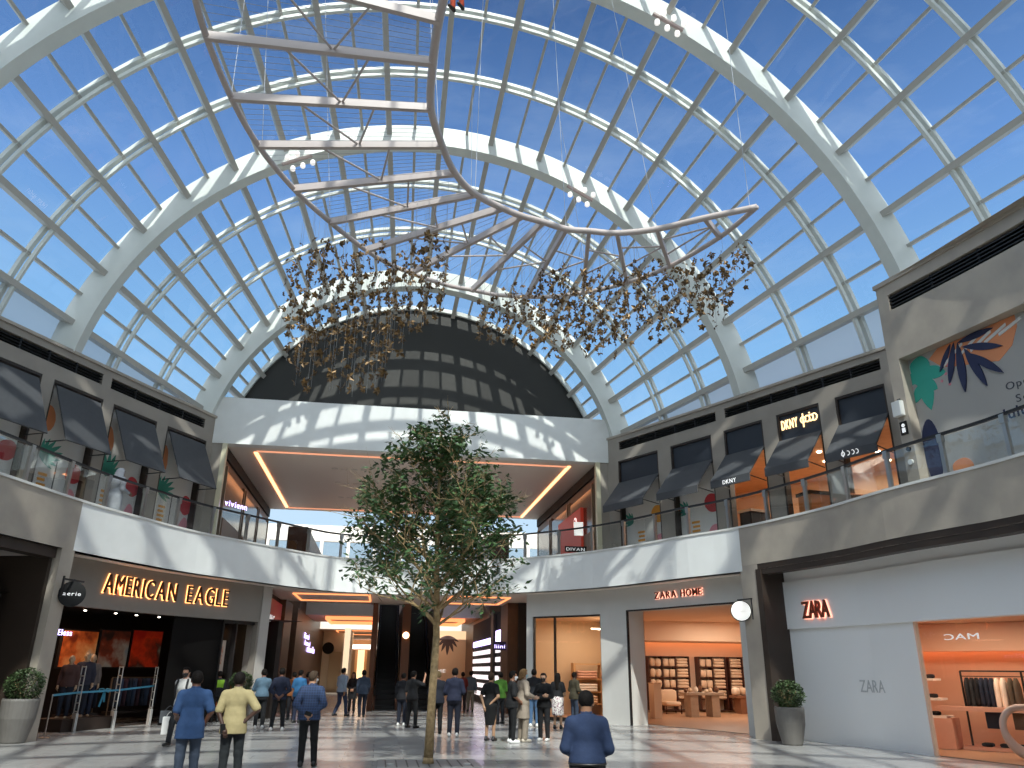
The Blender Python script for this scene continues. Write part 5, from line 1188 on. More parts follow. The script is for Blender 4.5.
kn=tp[1]*.35+tp[2]*.65; m=MB()
m.tube([kn,kn+[-.05,0,.06],kn+[-.16,0,.05],kn+[-.14,0,-.03],kn],.02,6); m.tube([kn,kn+[.05,0,.06],kn+[.15,0,.05],kn+[.12,0,-.03],kn],.02,6); m.build('bow',mTape,rt)
m=MB(); m.bar(kn,kn+[-.09,0,-.42],.012,.05,(1,0,0)); m.bar(kn,kn+[.03,0,-.3],.012,.05,(1,0,0)); m.build('tail',mTape,rt)
mDenim=mat('dark_denim','232c3c',.85,noise=.3,scale=8)
for k,(x0,x1,D) in enumerate(((62,100,2.6),(105,158,2.8))):
    a=C1.hit(x0,690,D)[0]; b=C1.hit(x1,690,D)[0]; o,ex,ey,ez=fr(C1,(a+b)/2,D); w_=(b-a)/2
    rt=empty('clothes_rail',o,('dark rail of jeans behind the mannequins, left half of the shop','dark rail of jeans below the posters, right half of the shop')[k],'rail')
    for s_ in (-w_,w_): m=MB(); m.bar(o+ex*s_,o+ex*s_+ez*1.35,.03,.03,(1,0,0)); m.build('post',mat('bronze_mullion'),rt)
    m=MB(); m.bar(o-ex*w_+ez*1.35,o+ex*w_+ez*1.35,.03,.03); m.build('bar',mat('bronze_mullion'),rt)
    m=MB(); m.frame(o,ex,ey,ez,(-w_,-.25,.3),(w_,.25,.36)); m.build('base_shelf',mShopDark,rt)
    n=int(w_*2/.16)
    for q_ in range(n):
        m=MB(); x=-w_+.1+q_*(2*w_-.2)/max(1,n-1); path=[(o+ex*x+ez*z,ex*w2,ey*.2) for z,w2 in ((1.32,.03),(1.25,.06),(.9,.055),(.5,.06))]
        m.sweep(path,[(math.cos(t),math.sin(t)) for t in np.linspace(0,2*math.pi,10,endpoint=False)]); m.build('hanging_jeans',(mDenim,mat('mid_denim','35435a',.85),mat('plum_cloth','3c2630',.85))[q_%3],smooth=True,label='dark trousers hanging on the %s rail of the clothes shop'%('left','right')[k],cat='garment',group='trousers on the %s shop rail'%('left','right')[k])
# ================================================================== people
def dk(c,f=.58):
    v=[int(c[i:i+2],16)/255 for i in (0,2,4)]; return ''.join('%02x'%int(255*min(1,x*f**.45)) for x in v)
def cloth(c): return mat('cloth_'+c,dk(c),.88,noise=.14,scale=10,bump=.6)
class Field:
    def __init__(s,lo,hi,h):
        s.h=h; s.lo=np.array(lo,float); n=np.ceil((np.array(hi)-s.lo)/h).astype(int)+1; s.n=n; s.F=np.full(n,1.0,np.float32)
        s.ax=[s.lo[i]+h*np.arange(n[i]) for i in range(3)]
    def box(s,lo,hi,m):
        i0=[max(0,int((lo[k]-m-s.lo[k])/s.h)) for k in range(3)]; i1=[min(s.n[k],int((hi[k]+m-s.lo[k])/s.h)+2) for k in range(3)]
        if any(a>=b for a,b in zip(i0,i1)): return None,None
        sl=tuple(slice(a,b) for a,b in zip(i0,i1)); X=np.meshgrid(*[s.ax[k][sl[k]] for k in range(3)],indexing='ij'); return sl,X
    def put(s,sl,d,k):
        a=s.F[sl]
        if k<=0: s.F[sl]=np.minimum(a,d); return
        h=np.maximum(k-np.abs(a-d),0)/k; s.F[sl]=np.minimum(a,d)-h*h*k*.25
    def cone(s,a,b,ra,rb,k=.03,sq=(1,1,1)):
        a,b=np.array(a,float),np.array(b,float); r=max(ra,rb); lo,hi=np.minimum(a,b)-r*1.7,np.maximum(a,b)+r*1.7
        sl,X=s.box(lo,hi,.06)
        if sl is None: return
        q=[(X[i]-a[i])*sq[i] for i in range(3)]; ab=(b-a)*np.array(sq); L2=max(ab@ab,1e-9)
        t=np.clip((q[0]*ab[0]+q[1]*ab[1]+q[2]*ab[2])/L2,0,1); d=np.sqrt(sum((q[i]-ab[i]*t)**2 for i in range(3)))-(ra+(rb-ra)*t); s.put(sl,d.astype(np.float32),k)
    def ell(s,c,r,k=.03):
        c,r=np.array(c,float),np.array(r,float); sl,X=s.box(c-r,c+r,.06)
        if sl is None: return
        q=np.sqrt(sum(((X[i]-c[i])/r[i])**2 for i in range(3))); s.put(sl,((q-1)*r.min()).astype(np.float32),k)
    def cut(s,fn):
        X=np.meshgrid(*s.ax,indexing='ij',sparse=True); s.F=np.maximum(s.F,fn(*X).astype(np.float32))
    def mesh(s):
        F=s.F.copy(); F[0]=F[-1]=1; F[:,0]=F[:,-1]=1; F[:,:,0]=F[:,:,-1]=1
        ins=F<0; c=[(i,j,k) for i in (0,1) for j in (0,1) for k in (0,1)]
        n=np.array(F.shape)-1; S=lambda A,o:A[o[0]:o[0]+n[0],o[1]:o[1]+n[1],o[2]:o[2]+n[2]]
        cnt=sum(S(ins,o).astype(np.int8) for o in c); act=(cnt>0)&(cnt<8); I=np.argwhere(act); idx=-np.ones(act.shape,np.int64); idx[act]=np.arange(len(I))
        acc=np.zeros((len(I),3)); w=np.zeros(len(I))
        for a in c:
            for ax in range(3):
                if a[ax]: continue
                b=list(a); b[ax]=1; fa=F[tuple((I+a).T)]; fb=F[tuple((I+b).T)]; m=(fa<0)!=(fb<0); t=np.where(m,fa/(fa-fb+1e-12),0)
                p=np.tile(np.array(a,float),(len(I),1)); p[:,ax]+=t; acc[m]+=p[m]; w[m]+=1
        V=s.lo+(I+acc/np.maximum(w,1)[:,None])*s.h; Q=[]
        for ax in range(3):
            u,v=(ax+1)%3,(ax+2)%3; sh=[slice(None)]*3; sh2=[slice(None)]*3; sh[ax]=slice(0,-1); sh2[ax]=slice(1,None)
            A,B=ins[tuple(sh)],ins[tuple(sh2)]; E=np.argwhere(A!=B)
            if len(E)==0: continue
            e=np.zeros(3,int); 
            ok=(E[:,u]>0)&(E[:,v]>0)&(E[:,u]<n[u])&(E[:,v]<n[v]); E=E[ok]; fl=A[tuple(E.T)]
            du=np.zeros(3,int);du[u]=1;dv=np.zeros(3,int);dv[v]=1
            q=np.stack([idx[tuple((E-du-dv).T)],idx[tuple((E-dv).T)],idx[tuple(E.T)],idx[tuple((E-du).T)]],1); q[~fl]=q[~fl][:,::-1]; Q.append(q)
        Q=np.concatenate(Q) if Q else np.zeros((0,4),int); Q=Q[(Q>=0).all(1)]
        return V,Q
def npmesh(name,V,Q,m,parent):
    me=bpy.data.meshes.new(name); me.vertices.add(len(V)); me.vertices.foreach_set('co',V.astype(np.float32).ravel()); me.loops.add(len(Q)*4); me.loops.foreach_set('vertex_index',Q.astype(np.int32).ravel())
    me.polygons.add(len(Q)); me.polygons.foreach_set('loop_start',np.arange(0,len(Q)*4,4,dtype=np.int32)); me.polygons.foreach_set('loop_total',np.full(len(Q),4,np.int32)); me.polygons.foreach_set('use_smooth',np.ones(len(Q),bool)); me.update(); me.validate()
    me.materials.append(m); o=bpy.data.objects.new(name,me); COL.objects.link(o); o.parent=parent; return o
ARMS={'down':((.235,-.03,1.135),(.245,.03,.885)),'behind':((.27,-.13,1.13),(.075,-.165,.965)),'front':((.25,-.01,1.13),(.055,.185,1.0)),'crossed':((.25,.05,1.14),(-.06,.2,1.15)),
 'hip':((.36,-.11,1.16),(.185,-.09,1.0)),'phone':((.23,.05,1.14),(.10,.29,1.2)),'raised':((.33,.10,1.32),(.30,.24,1.56)),'pocket':((.27,-.06,1.14),(.2,.05,.94)),'bent':((.24,-.02,1.13),(.2,.22,1.06)),'low_back':((.255,-.09,1.13),(.14,-.165,.9)),'swing':((.22,-.12,1.15),(.22,-.12,.9)),'swingf':((.23,.03,1.14),(.22,.17,.93))}
def person(pos,H,rz,label,top,bottom,skin='b07a58',hair='17120f',arms=('down','down'),legs='stand',h=.012,sleeve=.45,hem=.86,dress=None,shoes='1b1a1a',hairlen=0,mask=None,group=None,cat='person',name='person',head=0.,nod=0.,fem=0,bald=False,tm=None,bm_=None,vest=None,mann=False,wide=1.0,loose=.0,skirt=None,cap=None):
    """one body surface plus hair, clothes and shoes as children; built at 1.74 m and scaled"""
    rt=empty(name,pos,label,cat,group,rz); sc_=H/1.74; K=.035
    sh=.172*wide-(.018 if fem else 0)
    if legs=='stand': LG={1:((.095,0,.92),(.10,.015,.50),(.105,-.015,.085)),-1:((-.095,0,.92),(-.10,.015,.50),(-.105,-.015,.085))}
    elif legs=='apart': LG={1:((.095,0,.92),(.135,.015,.50),(.17,-.015,.085)),-1:((-.095,0,.92),(-.125,.015,.50),(-.155,-.015,.085))}
    elif legs=='walk': LG={1:((.095,0,.92),(.10,.14,.53),(.10,.20,.10)),-1:((-.095,0,.92),(-.10,.0,.50),(-.10,-.26,.13))}
    elif legs=='relax': LG={1:((.095,0,.92),(.12,.03,.50),(.15,.05,.085)),-1:((-.095,0,.92),(-.095,0,.50),(-.09,-.03,.085))}
    else: LG=legs
    A={}
    for s,nm in ((1,arms[1]),(-1,arms[0])):
        e,w_=ARMS[nm]; A[s]=(np.array((s*sh,-.005,1.385)),np.array((s*e[0],e[1],e[2])),np.array((s*w_[0],w_[1],w_[2])))
        if nm=='crossed' and s<0: A[s][2][:]=( -w_[0]*s*-1*-1,w_[1]+.05,w_[2]-.05); A[s][2][0]=.06
    lo,hi=(-.5,-.5,-.02),(.5,.55,1.85)
    def torso(F,g=0.,legs_to=None,arm_to=None,tors=True,zmin=None):
        if tors:
            wx=1.0-(.06 if fem else 0)
            F.cone((0,-.005,1.30),(0,.0,1.12),.158*wx+g,.132*wx+g,K,(1,1.45,1)); F.cone((0,0,1.12),(0,-.005,.95),.132*wx+g,.158+g,K,(1,1.4,1))
            [F.cone((s*.025,-.015,1.432),(s*sh*.9,-.01,1.378),.05+g*.8,.056+g,.05) for s in (1,-1)]; 
            for s in (1,-1): F.cone((s*.08,.035,1.29),(s*.07,.05,1.27),.075+g,.07+g+(.015 if fem else 0),.05)
            F.cone((0,-.02,1.40),(0,-.005,1.49),.075+g*.3,.06+g*.2,.05)
        for s in (1,-1):
            S_,E_,W_=A[s]
            if arm_to is None or arm_to>0:
                t=1. if arm_to is None else min(1,arm_to*2); F.cone(S_,S_+(E_-S_)*t,.055+g,.055+(.042-.055)*t+g*1.3,.045)
                if arm_to is None or arm_to>.5:
                    t=1. if arm_to is None else (arm_to-.5)*2; F.cone(E_,E_+(W_-E_)*t,.042+g*1.2,.042+(.027-.042)*t+g*.9,.02)
    def legsf(F,g=0.,t=1.,taper=0.):
        for s in (1,-1):
            h_,k_,a_=[np.array(q) for q in LG[s]]
            F.cone(h_,k_,.088+g,.056+g,.04); F.cone(k_,k_+(a_-k_)*t,.056+g,.037+(g*1.4 if g else 0),.03)
        F.cone((-.06,-.01,.94),(.06,-.01,.94),.115+g,.115+g,.05,(1,1.15,1)); F.cone((-.07,-.06,.90),(.07,-.06,.90),.085+g,.085+g,.05)
    hr=np.array([math.sin(head),math.cos(head),0]); hx=np.array([math.cos(head),-math.sin(head),0]); HC_=np.array([0,.015,1.606])+hr*(.03*math.sin(nod))-np.array([0,0,.02*nod]); upv=np.array([0,0,1.])*math.cos(nod)+hr*math.sin(nod); fwd=hr*math.cos(nod)-np.array([0,0,1.])*math.sin(nod)
    hp=lambda x,y,z:HC_+hx*x+fwd*y+upv*z
    # ---- body
    F=Field(lo,hi,h); torso(F); legsf(F)
    F.cone((0,-.005,1.45),hp(0,-.02,-.06),.06,.056,.03)
    F.ell(HC_+upv*.02,(.078,.095,.108),.02); F.cone(hp(0,.02,-.05),hp(0,.045,-.085),.055,.035,.03)
    F.cone(hp(0,.085,.0),hp(0,.108,-.03),.012,.017,.012); F.cone(hp(-.035,.078,.028),hp(.035,.078,.028),.016,.016,.012); F.cone(hp(-.018,.088,-.062),hp(.018,.088,-.062),.009,.009,.01)
    for s in (1,-1): F.cone(hp(s*.08,-.005,.015),hp(s*.08,.0,-.03),.016,.011,.008)
    for s in (1,-1):
        S_,E_,W_=A[s]; d=(W_-E_)/np.linalg.norm(W_-E_); nm=arms[1] if s>0 else arms[0]
        pn=np.array([-s,0,0.])-d*(np.array([-s,0,0.])@d)
        if nm in ('behind','low_back'): pn=np.array([0,.3,-.6])-d*(np.array([0,.3,-.6])@d)
        if nm in ('front','crossed','phone'): pn=np.array([0,-1,0.])-d*(np.array([0,-1,0.])@d)
        pn/=np.linalg.norm(pn)+1e-9; sd=np.cross(d,pn); sd=sd if (sd@np.array([0,1,.3]))>0 else -sd   # palm normal, thumb side
        F.cone(W_,W_+d*.075,.030,.036,.02); pal=W_+d*.045
        F.cone(pal-sd*.018,pal+sd*.018+d*.03,.024,.022,.015)
        for i,(o_,l) in enumerate(((.032,.072),(.011,.08),(-.011,.075),(-.031,.058))):
            b=W_+d*.088+sd*o_; m1=b+d*l*.5+pn*.012; e=m1+d*l*.4+pn*l*.45; F.cone(b,m1,.0105,.0098,.006); F.cone(m1,e,.0098,.0085,.003)
        b=W_+d*.035+sd*.032; m1=b+d*.035+sd*.026+pn*.012; F.cone(b,m1,.0135,.011,.01); F.cone(m1,m1+d*.03+pn*.012,.011,.0095,.003)
    for s in (1,-1):
        a_=np.array(LG[s][2]); zt=max(.035,a_[2]-.05); F.cone((a_[0],a_[1]-.04,zt),(a_[0]*1.08,a_[1]+.15,zt-.005),.034,.03,.03)
    V,Q=F.mesh(); ms=mat('skin_'+skin,dk(skin,.75),.55,noise=.06,scale=12); body=npmesh('body',V*sc_,Q,ms,rt)
    if mann: pass
    # ---- trousers / skirt
    if bottom:
        F=Field(lo,hi,h*1.15); legsf(F,.016+loose,.96); F.cut(lambda x,y,z:z-1.03); V,Q=F.mesh(); npmesh('trousers',V*sc_,Q,bm_ or cloth(bottom),rt)
    if skirt:
        col,zb,wb=skirt; F=Field(lo,hi,h*1.2); F.cone((0,-.01,1.04),(0,-.03,.90),.165,.205,.03,(1,1.15,1)); F.cone((0,-.03,.90),(0,0,zb),.205,wb,.03,(1,1.15,1)); F.cut(lambda x,y,z:np.maximum(z-1.08,zb-z)); V,Q=F.mesh(); npmesh('skirt',V*sc_,Q,col if not isinstance(col,str) else cloth(col),rt)
    # ---- top
    if top:
        F=Field(lo,hi,h*1.15); torso(F,.020,arm_to=sleeve)
        if hem<.91: F.cone((0,-.015,1.06),(0,-.022,min(.92,hem+.02)),.17,.208,.05,(1,1.28,1)); F.cone((0,-.022,.92),(0,-.015,hem-.1),.208,.212,.03,(1,1.25,1))
        else: F.cone((0,-.012,1.06),(0,-.02,.97),.172,.208,.05,(1,1.28,1)); F.cone((0,-.02,.97),(0,-.02,hem-.1),.208,.212,.03,(1,1.26,1))
        F.cut(lambda x,y,z:np.maximum(z-1.49+.25*np.maximum(y,0),np.where((np.abs(x)<.215)|(sleeve<.55),hem-z+0*x,-1+0*z)))
        V,Q=F.mesh(); npmesh('shirt' if not dress else dress,V*sc_,Q,tm or cloth(top),rt)
        F=Field((-.15,-.15,1.38),(.15,.15,1.6),h*.8); F.cone((0,-.014,1.44),(0,-.004,1.50),.078,.071,.01); F.cut(lambda x,y,z:np.maximum(z-1.517,1.44-z)); F.cut(lambda x,y,z:-(np.sqrt(x**2+(y+.006)**2)-.063)); V,Q=F.mesh(); npmesh('collar',V*sc_,Q,tm or cloth(top),rt)
    if vest:
        F=Field(lo,hi,h*1.15); torso(F,.032,arm_to=0); F.cut(lambda x,y,z:np.maximum(np.maximum(z-1.44,.95-z),np.abs(x)-.17)); V,Q=F.mesh(); npmesh('vest',V*sc_,Q,cloth(vest),rt)
    # ---- shoes
    for s in (1,-1):
        if not shoes: break
        a_=np.array(LG[s][2]); zt=max(.045,a_[2]-.04); F=Field(lo,hi,h); F.cone((a_[0],a_[1]-.045,zt),(a_[0]*1.08,a_[1]+.16,zt-.012),.046,.040,.02); F.cone((a_[0],a_[1]-.03,zt),(a_[0],a_[1]-.02,zt+.05),.042,.043,.02)
        zb=zt-.043; F.cut(lambda x,y,z:zb-z); V,Q=F.mesh(); npmesh('shoe',V*sc_,Q,mat('shoe_'+shoes,shoes,.5),rt)
    # ---- hair, mask, eyes
    if hair and not bald and not mann:
        F=Field((-.3,-.35,1.0),(.3,.3,1.85),h*.9); F.ell(HC_+upv*.03-fwd*.012,(.091,.108,.107),.02); F.ell(HC_+upv*.09+fwd*.03,(.07,.07,.045),.03)
        if hairlen: F.cone(hp(0,-.06,.0),np.array([0,-.10,1.615-hairlen]),.085,.06,.04,(1,1.3,1)); [F.cone(hp(s*.07,-.03,0),np.array([s*.09,-.06,1.615-hairlen*.8]),.04,.03,.03) for s in (1,-1)]
        def face(x,y,z):
            X,Y,Z=x-HC_[0],y-HC_[1],z-HC_[2]; lx=X*hx[0]+Y*hx[1]; ly=X*fwd[0]+Y*fwd[1]+Z*fwd[2]; lz=X*upv[0]+Y*upv[1]+Z*upv[2]
            a=np.maximum(.062-lz+0*lx,.0)*0+np.minimum(ly-.035,.075-lz); b=np.minimum(ly+.04-(0 if hairlen else 0),-.01-lz); b2=-.075-lz
            r=np.maximum(a,b); return np.maximum(r,b2) if not hairlen else np.maximum(a,np.minimum(ly-.0,-.01-lz))
        F.cut(face); V,Q=F.mesh(); npmesh('hair',V*sc_,Q,mat('hair_'+hair,hair,.75,noise=.3,scale=60,spec=.15,bump=.5),rt)
    if cap:
        F=Field((-.3,-.35,1.0),(.3,.3,1.85),h*.9); F.ell(HC_+upv*.03-fwd*.01,(.098,.112,.12),.02); F.cone(hp(0,-.07,.0),np.array([0,-.11,1.30]),.10,.17,.05,(1,1.5,1)); F.cone(hp(.09,-.03,0),(.13,-.04,1.36),.05,.06,.05); F.cone(hp(-.09,-.03,0),(-.13,-.04,1.36),.05,.06,.05)
        F.cut(lambda x,y,z:np.minimum(y-.055,1.70-z)); V,Q=F.mesh(); npmesh('headscarf',V*sc_,Q,cloth(cap),rt)
        F=Field((-.2,-.2,1.6),(.2,.2,1.8),h*.8); F.ell(HC_+upv*.055-fwd*.01,(.104,.118,.016),.01); V,Q=F.mesh(); npmesh('head_cord',V*sc_,Q,mat('cloth_151515','151515',.8),rt)
    if mask:
        F=Field((-.2,-.2,1.4),(.2,.25,1.75),h*.8); F.ell(HC_+upv*.02,(.084,.102,.114),.01); F.cone(hp(0,.03,-.05),hp(0,.052,-.085),.061,.041,.03); F.cone(hp(0,.09,.0),hp(0,.114,-.03),.018,.024,.02)
        def mk(x,y,z):
            X,Y,Z=x-HC_[0],y-HC_[1],z-HC_[2]; ly=X*fwd[0]+Y*fwd[1]+Z*fwd[2]; lz=X*upv[0]+Y*upv[1]+Z*upv[2]; return np.maximum(.03-ly,np.maximum(lz-.0,-.1-lz))
        F.cut(mk); V,Q=F.mesh(); npmesh('face_mask',V*sc_,Q,mat('mask_'+mask,mask,.7),rt)
    if not mann:
        for s in (1,-1):
            c=hp(s*.031,.083,.008)*sc_; m=MB(); m.lathe((0,0,0),[(0,-.011),(.008,-.007),(.011,0),(.008,.007),(0,.011)],10)
            o=m.build('eye',mat('eye_dark','201814',.3),rt); o.location=[float(q) for q in c]; o.data.transform(Matrix.Identity(4))
            o.data.vertices.foreach_set('co',(np.array([v for v in m.v])).astype(np.float32).ravel()); o.data.update()
    return rt
def at_feet(x,y): return onz(x,y,0.)
def face_dir(p,off): return -math.atan2(p[0],p[1])+math.radians(off)      # 0: looking away from the camera, positive: turned left
def height_at(p,x,y):
    d=ray(x,y); return hcam+d[2]*math.hypot(p[0],p[1])/math.hypot(d[0],d[1])
def P(x,yf,yh,off,label,top,bottom,**k):
    p=at_feet(x,yf); xh=k.pop('xh',x); H=k.pop('H',None) or float(np.clip(height_at(p,xh,yh),1.55,1.86)); return person((p[0],p[1],0),H,face_dir(p,off),label,top,bottom,**k),p,H
def checks(name,c1,c2,scale,line=.12):
    m=bpy.data.materials.new(name); m.use_nodes=True; nt=m.node_tree; b=nt.nodes['Principled BSDF']; b.inputs['Roughness'].default_value=.85
    tc=nt.nodes.new('ShaderNodeTexCoord'); br=nt.nodes.new('ShaderNodeTexBrick'); br.offset=0; br.inputs['Scale'].default_value=scale; br.inputs['Brick Width'].default_value=1; br.inputs['Row Height'].default_value=1; br.inputs['Mortar Size'].default_value=line
    br.inputs['Color1'].default_value=(*srgb(c1),1); br.inputs['Color2'].default_value=(*srgb(c1),1); br.inputs['Mortar'].default_value=(*srgb(c2),1)
    mp=nt.nodes.new('ShaderNodeMapping'); mp.inputs['Rotation'].default_value=(math.pi/2,0,0); nt.links.new(tc.outputs['Object'],mp.inputs['Vector']); nt.links.new(mp.outputs['Vector'],br.inputs['Vector']); nt.links.new(br.outputs['Color'],b.inputs['Base Color']); return m
def floral(name):
    m=bpy.data.materials.new(name); m.use_nodes=True; nt=m.node_tree; b=nt.nodes['Principled BSDF']; b.inputs['Roughness'].default_value=.85
    tc=nt.nodes.new('ShaderNodeTexCoord'); n=nt.nodes.new('ShaderNodeTexNoise'); n.inputs['Scale'].default_value=11; r=nt.nodes.new('ShaderNodeValToRGB'); r.color_ramp.interpolation='CONSTANT'; el=r.color_ramp.elements
    for i,(p,c) in enumerate(((0,'4a2438'),(.42,'e8e2da'),(.56,'8a4a66'),(.62,'e8e2da'))):
        e=el[i] if i<2 else el.new(p)
        e.position=p; e.color=(*srgb(c),1)
    nt.links.new(tc.outputs['Object'],n.inputs['Vector']); nt.links.new(n.outputs['Fac'],r.inputs['Fac']); nt.links.new(r.outputs['Color'],b.inputs['Base Color']); return m
# --- nearest figures
p1,q1_,H1_=P(181,793,671,8,'man in a short-sleeved blue shirt and grey jeans seen from behind, far left','2a4f80','4a566b',xh=194,arms=('bent','pocket'),h=.008,sleeve=.42,hem=.76,skin='6b4430',wide=1.08,legs='relax')
p2,q2_,H2_=P(226,788,672,-6,'man in a pale yellow shirt with one hand behind his back holding a phone','cbb986','25292e',arms=('low_back','hip'),h=.008,sleeve=.44,hem=.80,skin='4a3024',wide=1.08,legs='relax')
p4,q4_,H4_=P(305,767,671,-8,'man in a blue checked jacket with hands clasped behind his back','33466a','0f1013',arms=('behind','behind'),h=.009,sleeve=.97,hem=.84,skin='c09070',hair='4a3c30',mask='d8d8da',head=.7,tm=checks('blue_check','263450','35486c',22,.1),legs='relax')
pn_=atY(586,700,8.3); f_=P3(pn_[:2],0)
p25=person((f_[0],f_[1],0),float(height_at(f_,586,690)),face_dir(f_,0),'man in a dark blue long-sleeved shirt seen from behind, cut off by the bottom edge','2c4068','17181c',arms=('bent','bent'),h=.007,sleeve=.97,hem=.985,skin='a87a5c',hair='15110f',wide=1.0,nod=.25)
m=MB(); H25=float(height_at(f_,586,690))/1.74; o=MB().tube([(H25*math.cos(a)*.2,H25*(math.sin(a)*.158-.015),H25*.975) for a in np.linspace(0,2*math.pi,28,endpoint=False)],.017,6,closed=True); ob=o.build('belt',mat('dark_belt','1f1a16',.5),p25); ob.data.transform(Matrix.Translation(Vector(parent_world(p25))))
# phone in the yellow-shirted man's hand
R2=Matrix.Rotation(p2.rotation_euler[2],4,'Z'); c_=R2@Vector((-.135*.98,-.20,.80))
ph=MB(); ph.box((0,0,0),(.035,.006,.07),0); ph_o=ph.build('phone',mBlack,label='dark phone held behind the back of the man in yellow',cat='phone',origin=(0,0,0)); ph_o.location=(p2.location[0]+c_.x,p2.location[1]+c_.y,c_.z+.02); ph_o.rotation_euler=(.3,0,p2.rotation_euler[2])
R4=Matrix.Rotation(p4.rotation_euler[2],4,'Z'); c_=R4@Vector((0,-.2,.90)); ph=MB(); ph.box((0,0,0),(.06,.012,.035),0); ph_o=ph.build('wallet',mBlack,label='small black wallet held behind the back of the man in the checked jacket',cat='wallet',origin=(0,0,0)); ph_o.location=(p4.location[0]+c_.x,p4.location[1]+c_.y,c_.z); ph_o.rotation_euler=(0,.3,p4.rotation_euler[2])
# --- middle distance
p3,q3_,H3_=P(176,746,667,150,'person in a white T-shirt and dark mask walking past the black shop panel','e8e6e2','22242a',arms=('down','swing'),legs='walk',sleeve=.36,skin='c8957a',mask='1c1c1f',hair='16120f')
s_=MB(); s_.tube([(-.12,.1,1.42),(-.13,.16,1.25),(-.15,.1,1.02)],.022,6); s_.tube([(.12,.1,1.42),(.13,.16,1.25),(.15,.1,1.02)],.022,6); ob=s_.build('backpack_strap',mBlk,p3); ob.data.transform(Matrix.Translation(Vector(parent_world(p3))))
b_=onz(163,744); hb=MB(); c0=np.array(p3.location); R3=Matrix.Rotation(p3.rotation_euler[2],4,'Z')
for k,(lx,ly,lz,w_,h_,mm,nm,lb) in enumerate(((.27,-.02,.42,.14,.19,mat('paper_white','ece9e4',.6),'shopping_bag','white paper shopping bag hanging from the hand of the person in white'),(.33,-.08,.60,.19,.13,mat('bag_grey','4a4c50',.7),'handbag','dark grey handbag carried by the person in the white T-shirt'))):
    c=Vector(c0)+R3@Vector((lx,ly,lz)); rz_=p3.rotation_euler[2]+.4; rt=empty(nm,(c.x,c.y,c.z-h_),lb,'bag'); m=MB(); m.box((c.x,c.y,c.z),(w_,.06,h_),rz_); m.build('bag_body',mm,rt,bevel=.015)
    e=np.array([math.cos(rz_),math.sin(rz_),0]); m=MB(); m.tube([np.array(c)+e*a*w_*.5+np.array([0,0,h_+.10*math.cos(a*1.5)]) for a in np.linspace(-1,1,9)],.008,5); m.build('handle',mm,rt)
P(258,729,669,5,'man in a light denim shirt, black trousers and white shoes beside the small planter','6a8aa0','1d1e22',xh=264,arms=('crossed','crossed'),sleeve=.9,hem=.93,skin='8a5c44',shoes='e6e4df')
P(276,731,668,-5,'man in a dark navy shirt with hands behind his back and white shoes','1c2440','15161b',xh=280,arms=('behind','behind'),sleeve=.8,hem=.86,skin='7a4e3a',shoes='e6e4df',legs='apart')
P(296,723,670,-25,'person in a bright blue T-shirt partly hidden by the man in navy','3d86c0','2a3350',arms=('down','bent'),sleeve=.4,skin='a8765a',h=.013)
P(290,720,672,20,'person in an orange and brown top behind the man in navy','a8622e','2b2a30',arms=('down','down'),sleeve=.6,skin='8a5c44',h=.014)
P(304,722,672,-10,'person in a dark red shirt half hidden behind the checked jacket','571f2a','1f2433',arms=('down','down'),sleeve=.7,skin='7a4e3a',h=.013)
P(340,717,668,-40,'man in a pale blue shirt and jeans walking toward the escalator','a9b9cc','2e3a58',xh=342,arms=('swingf','swing'),legs='walk',sleeve=.95,hem=.88,skin='b07a58')
P(351,713,674,170,'person in black standing left of the escalator, facing the hall','17171b','17171b',arms=('front','front'),sleeve=.95,hem=.6,skin='a8765a',hairlen=.25,fem=1,h=.013)
P(361,718,670,5,'man in a dark denim jacket walking away left of the escalator','2f3d52','20263a',arms=('swing','swingf'),legs='walk',sleeve=.96,hem=.86,skin='7a4e3a')
P(411,728,671,-35,'man in black raising one hand beside the tree trunk','121216','101013',xh=412,arms=('down','raised'),sleeve=.5,skin='b48062',legs='apart')
P(401,726,673,-15,'person in dark clothes half behind the man raising his hand','191a22','1d2336',arms=('down','down'),sleeve=.9,skin='8a5c44',shoes='d8d6d0')
P(436,734,671,10,'person with light hair and a navy jacket just right of the tree trunk','171b2e','121318',arms=('front','front'),sleeve=.96,hem=.84,skin='c08f72',hair='8a7350')
P(453,737,668,-8,'man in a navy shirt and trousers with white shoes right of the tree','1b2340','161b30',arms=('front','front'),sleeve=.95,hem=.9,skin='8a5c44',shoes='e6e4df')
P(470,712,671,0,'man in a grey blue shirt and khaki trousers near the striped shop','66727f','a59a86',arms=('down','down'),sleeve=.9,hem=.92,skin='9a6a50',h=.013)
P(462,712,672,10,'small figure in red beyond the man in khaki trousers','8a2a26','2a2228',arms=('down','down'),sleeve=.6,skin='8a5c44',h=.015)
P(490,741,673,-20,'woman in a fitted black dress and dark heels with hands behind her back','121214',None,arms=('low_back','behind'),sleeve=.32,fem=1,hem=.9,skin='c09474',skirt=('121214',.40,.13),hair='3a2a20',shoes='17161a')
P(500,724,672,30,'person in a bright green top behind the woman in the black dress','6aa83a','23262c',arms=('down','bent'),sleeve=.5,skin='7a4e3a',h=.013)
P(512,743,671,-75,'man in black with a white face mask and white shoes, hands held in front','16171a','131417',arms=('front','front'),sleeve=.45,hem=.84,skin='a8765a',mask='e9e9ec',shoes='ecebe8')
P(523,742,669,-60,'woman in a long beige vest and trousers with a pale blue face mask','c9b8a4','bfae9a',arms=('bent','bent'),sleeve=.9,hem=.55,fem=1,skin='d0a68c',hair='8a6a48',mask='9fc2cc',hairlen=.1,shoes='cbbfae',loose=.01)
